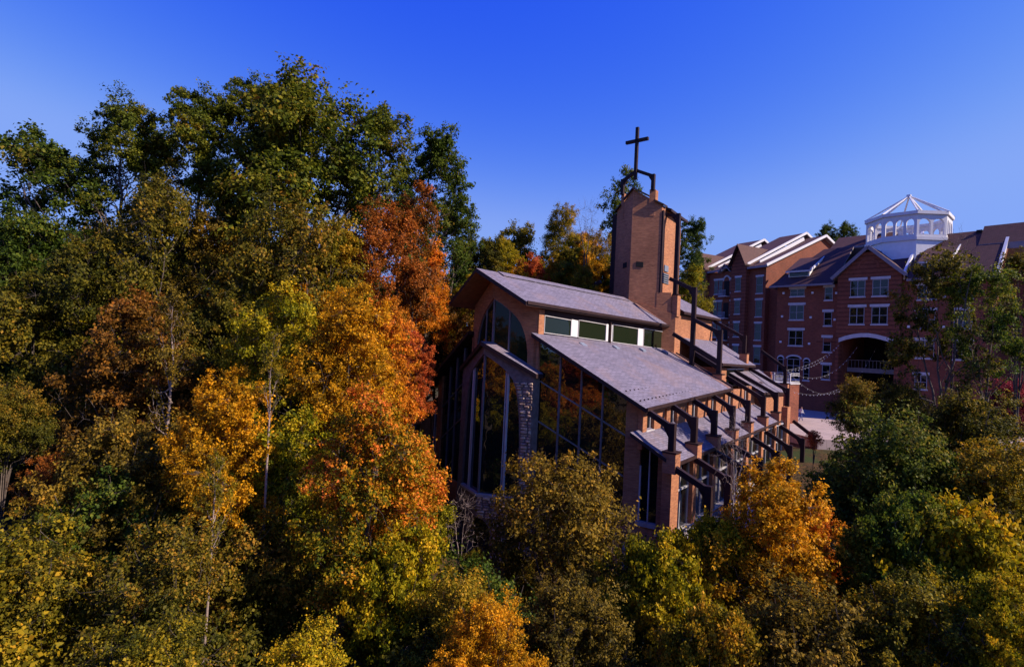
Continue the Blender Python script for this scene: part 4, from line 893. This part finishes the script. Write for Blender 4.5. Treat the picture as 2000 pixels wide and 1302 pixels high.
GW, GH, GF = 'tall oaks of the woods on the left', 'maples and undergrowth below the chapel', 'trees in the wood behind'
TREES = [
 # px, top, half width, depth, kind, leaf, label
 (205, 255, 140, 34, 'oak3', 'dgreen', 'tall dark green oak at the left edge whose limbs lean left with sky beneath them', GW, dict(rot=0., asp=1.0)),
 (255, 188, 98, 35, 'oak1', 'oak', 'dark green oak with a pointed twin top, second tall tree from the left', GW, dict(asp=1.08)),
 (400, 172, 85, 36, 'oak4', 'oak', 'upright dark oak between the twin-topped oak and the tallest oak', GW, dict(asp=1.08)),
 (612, 138, 180, 38, 'oak2', 'oak', 'tallest oak in the wood with orange patches in its green crown', GW, dict(asp=1.08)),
 (655, 205, 95, 39, 'oak3', 'oak', 'oak with thin bare twigs on the right flank of the tallest oak', GW, dict(rot=3.1, asp=1.0)),
 (500, 150, 70, 39, 'oak4', 'oak', 'oak crown joined to the left side of the tallest oak', GW, dict(asp=1.08)),
 (850, 252, 84, 42, 'oak4', 'dgreen', 'dark green oak standing alone against the sky left of the chapel', GW, dict(asp=1.08)),
 (890, 395, 50, 48, 'oak4', 'dgreen', 'low dark green oak at the foot of the lone oak, left of the chapel ridge', GW, {}),
 (45, 400, 125, 29, 'oak1', 'dgreen', 'broad dark green tree at the left edge below the leaning oak', GW, {}),
 (160, 470, 120, 27, 'maple3', 'olived', 'olive green tree below the leaning oak with an orange tinged top', GH, {}),
 (320, 350, 120, 30, 'sparse2', 'olived', 'thin leaved olive tree below the upright dark oak', GH, {}),
 (560, 385, 140, 29, 'sparse2', 'olived', 'wide thin leaved brownish olive tree in front of the tallest oak', GH, {}),
 (655, 430, 90, 31, 'maple2', 'olive', 'olive tree with yellow tips at the right foot of the tallest oak', GH, {}),
 (430, 420, 85, 32, 'maple2', 'khaki', 'brownish tree with bare twigs in front of the upright dark oak', GH, {}),
 (818, 360, 46, 36, 'slim1', 'rust', 'narrow russet maple in front of the lone oak', GH, {}),
 (745, 395, 80, 35, 'sparse2', 'rust', 'rust coloured maple between the tallest oak and the lone oak', GH, {}),
 (835, 470, 62, 42, 'maple2', 'orange', 'orange and green maple just left of the chapel gable', GH, {}),
 (748, 585, 78, 27, 'maple1', 'orange', 'salmon orange maple left of the chapel wing', GH, {}),
 (690, 560, 95, 22, 'maple1', 'gold', 'bright amber maple, tallest of those in the middle of the slope', GH, {}),
 (800, 640, 58, 31, 'maple3', 'redor', 'rust red maple beside the left chapel wing', GH, {}),
 (565, 560, 110, 23, 'maple3', 'ygreen', 'yellow green maple behind the pale crooked trunk', GH, {}),
 (270, 575, 130, 24, 'maple3', 'brown', 'brown and russet tree in the middle of the left slope', GH, {}),
 (390, 600, 90, 26, 'maple2', 'olived', 'olive tree with bare forked limbs on the left slope', GH, {}),
 (445, 722, 95, 17, 'maple1', 'gold', 'bright yellow orange maple at the centre of the left slope', GH, {}),
 (735, 765, 135, 16.5, 'maple3', 'maple', 'large maple turning from green to orange and pink red, below the amber maple', GH, {}),
 (560, 800, 110, 18.5, 'maple2', 'ygreen', 'yellow green maple at the foot of the pale crooked trunk', GH, {}),
 (245, 810, 130, 17.5, 'bush1', 'khaki', 'wide olive brown tree in the lower part of the left slope', GH, {}),
 (20, 745, 70, 19, 'bush2', 'olived', 'olive tree cut by the left edge beside the darkest hollow', GH, {}),
 (105, 885, 48, 18, 'sparse1', 'rust', 'sparse rust red tree at the dark hollow on the left', GH, {}),
 (810, 905, 75, 20, 'bush2', 'ygreen', 'bright green shrub at the right flank of the large turning maple', GH, {}),
 (60, 1065, 110, 13, 'bush1', 'olived', 'olive shrub in the bottom left corner', GH, {}),
 (330, 1025, 140, 13, 'sparse1', 'olived', 'wide olive tree near the bottom left with dark gaps in it', GH, {}),
 (300, 1215, 140, 11, 'bush1', 'olive', 'olive green bush at the bottom edge, left of the dark gap', GH, {}),
 (610, 1225, 110, 11, 'bush2', 'ygreen', 'green bush at the bottom edge below the dark gap', GH, {}),
 (790, 1030, 110, 15.5, 'hang1', 'ygreen', 'bright yellow green tree below the large turning maple', GH, {}),
 (895, 1120, 110, 14, 'bush2', 'olive', 'olive green bush left of the stone bay foot', GH, {}),
 (960, 1170, 90, 12.5, 'bush1', 'gold', 'golden brown bush at the bottom edge right of the middle', GH, {}),
 (1100, 885, 150, 21, 'sparse1', 'khaki', 'tall khaki thin leaved tree in front of the tall chapel glazing', GH, {}),
 (1110, 1130, 120, 14, 'bush1', 'khaki', 'khaki bush with orange tips below the thin leaved tree', GH, {}),
 (1290, 1045, 120, 17, 'hang1', 'ygreen', 'gold green tree with hanging leaves below the chapel corner', GH, {}),
 (1400, 1010, 90, 18, 'hang1', 'ygreen', 'gold green tree with hanging leaves in front of the terrace railing', GH, {}),
 (1510, 900, 120, 17.5, 'maple1', 'gold', 'golden orange maple right of the chapel terrace', GH, {}),
 (1590, 985, 60, 20, 'maple2', 'orange', 'small burnt orange maple against the dark trees on the right', GH, {}),
 (1600, 1150, 170, 13, 'bush1', 'khaki', 'broad khaki shrub crown at the bottom edge on the right', GH, {}),
 (1400, 1180, 110, 13, 'hang1', 'olive', 'olive gold bush at the bottom edge below the terrace', GH, {}),
 (1740, 800, 130, 22, 'bush2', 'dgreen', 'big dark green tree in the middle of the right side', GH, {}),
 (1672, 738, 46, 36, 'bush2', 'olived', 'small olive crowned tree in front of the plaza archway', GH, {}),
 (1770, 745, 62, 32, 'bush1', 'olived', 'olive crowned tree under the right end of the archway', GH, {}),
 (1760, 960, 110, 17, 'hang1', 'green', 'glossy green tree with hanging leaves below the big dark tree', GH, {}),
 (1890, 760, 110, 27, 'bush1', 'olived', 'olive and bronze tree at the foot of the slim trees', GH, {}),
 (1885, 985, 150, 16, 'hang1', 'ygreen', 'yellow green tree with hanging leaves near the right edge', GH, {}),
 (1960, 860, 110, 20, 'bush2', 'olive', 'olive tree cut by the right edge', GH, {}),
 (1800, 1130, 130, 12.5, 'bush1', 'olive', 'olive bush at the bottom edge near the right corner', GH, {}),
 (1950, 1120, 90, 12, 'hang1', 'ygreen', 'yellow green bush in the bottom right corner', GH, {}),
 (1850, 480, 85, 30, 'airy', 'olived', 'tall slim tree in front of the dormitory roof', GH, {}),
 (1930, 510, 70, 29, 'airy', 'green', 'tall slim tree in front of the lit dormitory gable end', GH, {}),
 (1992, 490, 55, 31, 'airy', 'olived', 'tall slim tree cut by the right edge', GH, {}),
 (1975, 740, 50, 34, 'bush2', 'crimson', 'crimson shrub near the right edge', GH, {}),
 (540, 640, 26, 17, 'slim2', 'olive', 'pale crooked trunk with few leaves standing on the left slope', None, dict(bark='barkpale')),
 (425, 880, 30, 14.5, 'slim2', 'olive', 'thin pale trunk with bare side twigs in the lower left', None, dict(bark='barkpale')),
 (340, 560, 45, 22, 'slim2', 'khaki', 'leaning pale forked trunk in front of the russet tree', None, dict(bark='barkpale')),
 # behind the chapel
 (1010, 436, 55, 62, 'oak4', 'olive', 'olive tree on the skyline behind the chapel ridge', GF, {}),
 (960, 470, 40, 56, 'maple2', 'ygreen', 'yellow green tree behind the front of the chapel ridge', GF, {}),
 (1040, 500, 48, 52, 'maple1', 'redor', 'red orange tree behind the middle of the chapel ridge', GF, {}),
 (1100, 400, 45, 60, 'sparse2', 'olive', 'half bare olive tree on the skyline left of the tower', GF, {}),
 (1160, 450, 45, 58, 'sparse2', 'khaki', 'khaki tree just left of the tower', GF, {}),
 (1085, 505, 40, 54, 'maple2', 'gold', 'gold tree low behind the chapel ridge', GF, {}),
 (1140, 520, 40, 50, 'maple3', 'olive', 'olive tree low behind the chapel ridge near the tower', GF, {}),
 (1222, 330, 38, 62, 'slim1', 'green', 'green tree top showing behind the cross frame', GF, {}),
 (1355, 425, 36, 82, 'oak4', 'dgreen', 'dark green tree between the tower and the dormitory', GF, {}),
 (1350, 520, 40, 66, 'maple2', 'ygreen', 'yellow green tree low between the tower and the dormitory', GF, {}),
 (1618, 435, 24, 125, 'oak1', 'dgreen', 'left one of two distant trees over the dormitory roof', GF, {}),
 (1655, 432, 22, 125, 'oak2', 'dgreen', 'right one of two distant trees over the dormitory roof', GF, {}),
 (930, 540, 45, 46, 'maple3', 'ygreen', 'yellow green tree just behind the chapel gable', GF, {}),
]
for px, top, hw, dep, kind, leaf, label, grp, kw in TREES:
    tree(px, top, hw, dep, kind, leaf, label, grp, **kw)

# low trees filling the slopes between the named ones
rf = random.Random(77); rows_f = []
FILL = [('bush1', 'olive'), ('bush2', 'ygreen'), ('maple2', 'olived'), ('bush1', 'khaki'), ('bush2', 'green'), ('hang1', 'ygreen'), ('bush2', 'olived'), ('bush1', 'dgreen')]
def inside(x, y):
    dx, dy = (x - OX) / CS, (y - OY) / CS; v = dx * math.cos(AL) - dy * math.sin(AL); u = dx * math.sin(AL) + dy * math.cos(AL)
    return -19.5 < v < 23 and u > -6
for iy in range(9):
    for ix in range(-8, 9):
        x = ix * 4.4 + rf.uniform(-1.5, 1.5); y = 8.5 + iy * 4.2 + rf.uniform(-1.4, 1.4)
        if abs(x) > y * 1.02 + 4 or inside(x, y) or (x > 4 and y > 26) or (abs(x) < 6 and y > 20): continue
        if x < 0 and y < 27 and (-1.02 < x / y < -.78 and y > 14 or -.56 < x / y < -.3 and y < 15): rf.random(); continue    # the dark hollows
        kind, leaf = rf.choice(FILL)
        if x < -2.5 and leaf == 'ygreen' and y < 17: leaf = 'olived' if ix % 2 else 'brown'
        h = rf.uniform(4.5, 7.5) if x < 0 else rf.uniform(3.5, 5.5)
        e = plant(kind, leaf, x, y, float(terr(np.array(x), np.array(y))) + h, rf.uniform(2.2, 3.2), 'low tree', 'low trees filling the slopes', seed=ix * 7 + iy)
        rows_f.append((e, {'ygreen': 'yellow green', 'olived': 'dull olive', 'dgreen': 'dark green'}.get(leaf, leaf)))
# wood closing the left skyline behind the named trees
rb = random.Random(5); rows_b, rows_m = [], []
BK = [('oak4', 'dgreen'), ('oak1', 'oak'), ('maple2', 'olived'), ('oak4', 'olived'), ('maple3', 'brown'), ('oak1', 'green')]
BL = {'dgreen': 'dark green', 'oak': 'bronze green', 'olived': 'dull olive', 'olive': 'olive', 'brown': 'brown', 'green': 'green'}
for i in range(26):
    kind, leaf = rb.choice(BK); px = -80 + i * 41 + rb.uniform(-15, 15)
    e = tree(px, (395 if px < 450 else 430 if px < 760 else 490) + rb.uniform(20, 120), rb.uniform(60, 85), rb.uniform(40, 56), kind, leaf, BL[leaf] + ' tree closing the view between the trunks of the tall oaks', 'trees closing the view behind the oaks'); rows_b.append((e, BL[leaf]))
for i in range(30):
    kind, leaf = rb.choice(BK[2:] + [('maple1', 'gold'), ('maple2', 'ygreen')])
    if i < 7: leaf = 'dgreen' if i % 2 else 'olived'
    px = -60 + i * 27.5 + rb.uniform(-12, 12)
    e = tree(px, rb.uniform(540, 680), rb.uniform(70, 95), rb.uniform(26, 38), kind, leaf, dict(BL, gold='amber', ygreen='yellow green')[leaf] + ' tree of the middle storey under the tall oaks', 'middle storey trees under the oaks'); rows_m.append((e, dict(BL, gold='amber', ygreen='yellow green')[leaf]))
rank(rows_b, '%s trees behind the tall oaks'); rank(rows_m, '%s trees below the tall oaks')
rank(rows_f, 'low %s trees on the near slopes')
# the wood goes on behind the viewpoint and shows as reflections in the chapel's glass
rows_r = []
for x, y, kind, leaf, h in ((-9, -6, 'maple1', 'orange', 9), (-15, -9, 'maple3', 'gold', 11), (-21, -14, 'oak1', 'oak', 15), (-12, -16, 'maple2', 'redor', 12), (-27, -6, 'maple3', 'olive', 11), (-6, -20, 'oak4', 'green', 16), (-33, -16, 'oak1', 'dgreen', 17), (-18, -26, 'maple1', 'gold', 15)):
    e = plant(kind, leaf, x, y, float(terr(np.array(x), np.array(y))) + h, h * .4, 'tree mirrored', 'trees mirrored in the chapel glass'); rows_r.append((e, {'oak': 'bronze green', 'dgreen': 'dark green', 'redor': 'red orange'}.get(leaf, leaf)))
rank(rows_r, '%s trees mirrored in the tall chapel glazing')
for x, y, zt, rd, lf, lb in ((-12.5, 35.5, 9.5, 4.2, 'gold', 'amber maple close behind the left chapel wing, mirrored in its glass'), (-17, 41, 11, 4.6, 'orange', 'orange maple farther behind the left chapel wing')):
    plant('maple1', lf, x, y, zt, rd, lb)
tree(905, 955, 40, 25, 'bare1', None, 'leafless shrub with pinkish twigs beside the stone bay', bark='barkpale', name='bare_shrub')
tree(1440, 800, 45, 27, 'bare1', None, 'leafless pale tree in front of the steel frames', bark='barkpale', name='bare_tree')
tree(1150, 385, 35, 52, 'bare1', None, 'leafless crooked tree on the skyline left of the tower', bark='bark', name='bare_tree')
tree(1868, 440, 40, 31, 'bare1', None, 'bare topped tree rising before the dormitory ridge', bark='bark', name='bare_tree')
tree(1590, 840, 14, 36, 'sparse1', 'redor', 'thin red leaved tree beside the last steel frame and the plaza')
tree(1700, 850, 58, 30, 'bush2', 'dgreen', 'dark green shrub tree right of the last steel frames')
tree(1625, 905, 40, 25, 'bush1', 'dgreen', 'small dark tree between the golden maple and the big dark tree')
rows_c = []
for i in range(12):
    kind, leaf = rb.choice([('maple2', 'olive'), ('oak4', 'olived'), ('maple3', 'ygreen'), ('oak4', 'green'), ('maple1', 'gold')]); px = 915 + i * 26 + rb.uniform(-8, 8)
    e = tree(px, rb.uniform(455, 525), rb.uniform(34, 48), rb.uniform(47, 62), kind, leaf, 'tree', 'trees of the skyline behind the chapel'); rows_c.append((e, {'olived': 'dull olive', 'ygreen': 'yellow green', 'gold': 'amber'}.get(leaf, leaf)))
rank(rows_c, '%s trees on the skyline behind the chapel roof')
tree(1010, 1085, 55, 24, 'bush2', 'olived', 'dull olive bush at the foot of the stone bay')
tree(925, 1075, 45, 24, 'bush1', 'olive', 'small olive bush left of the dark arch in the stone bay')
# ================================================================== TERRACE, PEOPLE, STRING LIGHTS
vb = Vector((math.cos(AB), -math.sin(AB), 0)); ub = Vector((math.sin(AB), math.cos(AB), 0))
A = at(1543, 748, 62); A0 = Vector((A.x, A.y, 0))
tz = A.z
tw_ = empty('terrace_wall', A0, -AB, label='brick terrace wall with white railing between the chapel and the dormitory', cat='wall')
MB().box((-11, 0, -1), (0, 2.6, tz - .15)).build('wall', M['dbrick'], tw_)
MB().box((-11.1, -.1, tz - .15), (.1, 2.6, tz)).build('coping', M['lintel'], tw_)
MB().box((-3.0, -.2, -1), (-2.2, .3, tz + 1.15)).build('brick_post', M['dbrick'], tw_)
mb = MB()
for z in (.12, .85, 1.08): mb.box((-11, .05, tz + z), (0, .11, tz + z + .06)).box((-.06, .11, tz + z), (0, 2.6, tz + z + .06))
for i in range(7): mb.box((-11 + i * 1.82, .02, tz), (-10.9 + i * 1.82, .14, tz + 1.14))
rl = mb.build('railing', M['white'], tw_, kind='stuff')
mb = MB()
for i in range(72): mb.box((-10.95 + i * .15, .06, tz + .15), (-10.91 + i * .15, .1, tz + .88))
mb.build('balusters', M['white'], tw_, kind='stuff')

def person_mat(name, top, legs, hair):
    g = G(name); tc = g.n('ShaderNodeTexCoord'); sp = g.n('ShaderNodeSeparateXYZ'); g.l(tc.outputs['Object'], sp.inputs[0])
    c = g.mix(g.math('GREATER_THAN', sp.outputs[2], .98), legs, top)
    c = g.mix(g.math('LESS_THAN', sp.outputs[2], .09), c, (.03, .03, .035))
    c = g.mix(g.math('GREATER_THAN', sp.outputs[2], 1.49), c, (.45, .25, .17))
    c = g.mix(g.math('GREATER_THAN', g.math('ADD', sp.outputs[2], g.math('MULTIPLY', sp.outputs[1], .6)), 1.70), c, hair)
    return g.end(g.pbr(c, .8))
def person(loc, rz, mat, label, stride=.28):
    """walking figure: one skinned body with feet, bent arms and a head"""
    J = [(0, 0, .95, .135), (0, .0, 1.15, .125), (0, -.01, 1.36, .155), (0, -.01, 1.5, .06), (0, -.03, 1.60, .09), (0, -.04, 1.70, .085)]
    E_ = [(0, 1), (1, 2), (2, 3), (3, 4), (4, 5)]
    def chain(root, pts):
        p = root
        for q in pts: J.append(q); E_.append((p, len(J) - 1)); p = len(J) - 1
    for s in (1, -1):
        k = stride * s
        chain(0, [(s * .09, -k * .15, .86, .095), (s * .10, -k * .55 - .03, .50, .065), (s * .10, -k * 1.0 + (.1 if s < 0 else 0), .11, .042), (s * .105, -k * 1.0 - .1, .04, .036)])
        chain(2, [(s * .19, 0, 1.40, .06), (s * .225, k * .35 + .03, 1.14, .045), (s * .22, k * .75 - .05, .92, .035), (s * .22, k * .85 - .08, .83, .03)])
    me = bpy.data.meshes.new('person'); me.from_pydata([j[:3] for j in J], E_, []); o = bpy.data.objects.new('person', me); col.objects.link(o)
    sk = o.modifiers.new('skin', 'SKIN'); o.modifiers.new('smooth', 'SUBSURF').render_levels = 2
    sv = me.skin_vertices[0].data
    for v, j in zip(sv, J): v.radius = (j[3], j[3])
    sv[0].use_root = True
    me.materials.append(mat); o.location = loc; o.rotation_euler = (0, 0, rz)
    return tag(o, label, 'person', 'people walking across the plaza')
def foot(px, depth): p = at(px, 800, depth); return (p.x, p.y, 0.0)
person(foot(1565, 65.5), R(100), person_mat('white_top', (.7, .68, .7), (.07, .10, .26), (.05, .03, .02)), 'person in a white top and blue jeans walking across the plaza')
person(foot(1554, 66), R(80), person_mat('navy_top', (.03, .035, .08), (.08, .10, .18), (.04, .03, .02)), 'person in dark navy clothes walking behind the last frame post')
person(foot(1549, 67.5), R(75), person_mat('grey_top', (.10, .11, .15), (.05, .05, .07), (.25, .2, .15)), 'person in dark grey clothes half hidden behind the frame post', .2)

def string_light(p, q, sag, label):
    p, q = Vector(p), Vector(q); n = 18; pts = []
    for i in range(n + 1):
        t = i / n; v = p.lerp(q, t); v.z -= sag * 4 * t * (1 - t); pts.append(v)
    o = MB().tube(pts, .007, 4).build('string_light', M['wire']); tag(o, label, 'string light', 'strings of lights between the frame and the archway')
    mb = MB()
    for i in range(1, n * 2, 2):
        t = i / (2 * n); v = p.lerp(q, t); v.z -= sag * 4 * t * (1 - t) + .1; mb.box((v.x - .022, v.y - .022, v.z - .03), (v.x + .022, v.y + .022, v.z + .05))
    mb.build('bulbs', M['white'], o, kind='stuff')
P0 = at(1536, 722, 57.3)
for (px, py), sag, lb in (((1640, 672), .7, 'upper string of lights from the last frame post to the left end of the arch'), ((1636, 676), 1.0, 'string of lights just under the upper one, to the left end of the arch'),
                          ((1676, 674), 2.4, 'slack string of lights running to the middle of the arch'), ((1712, 678), 4.4, 'deeply sagging string of lights running under the arch')):
    string_light(P0, at(px, py, 76.5), sag, lb)
string_light(at(1548, 764, 57), at(1665, 742, 72), 1.0, 'lowest string of lights hanging above the plaza')
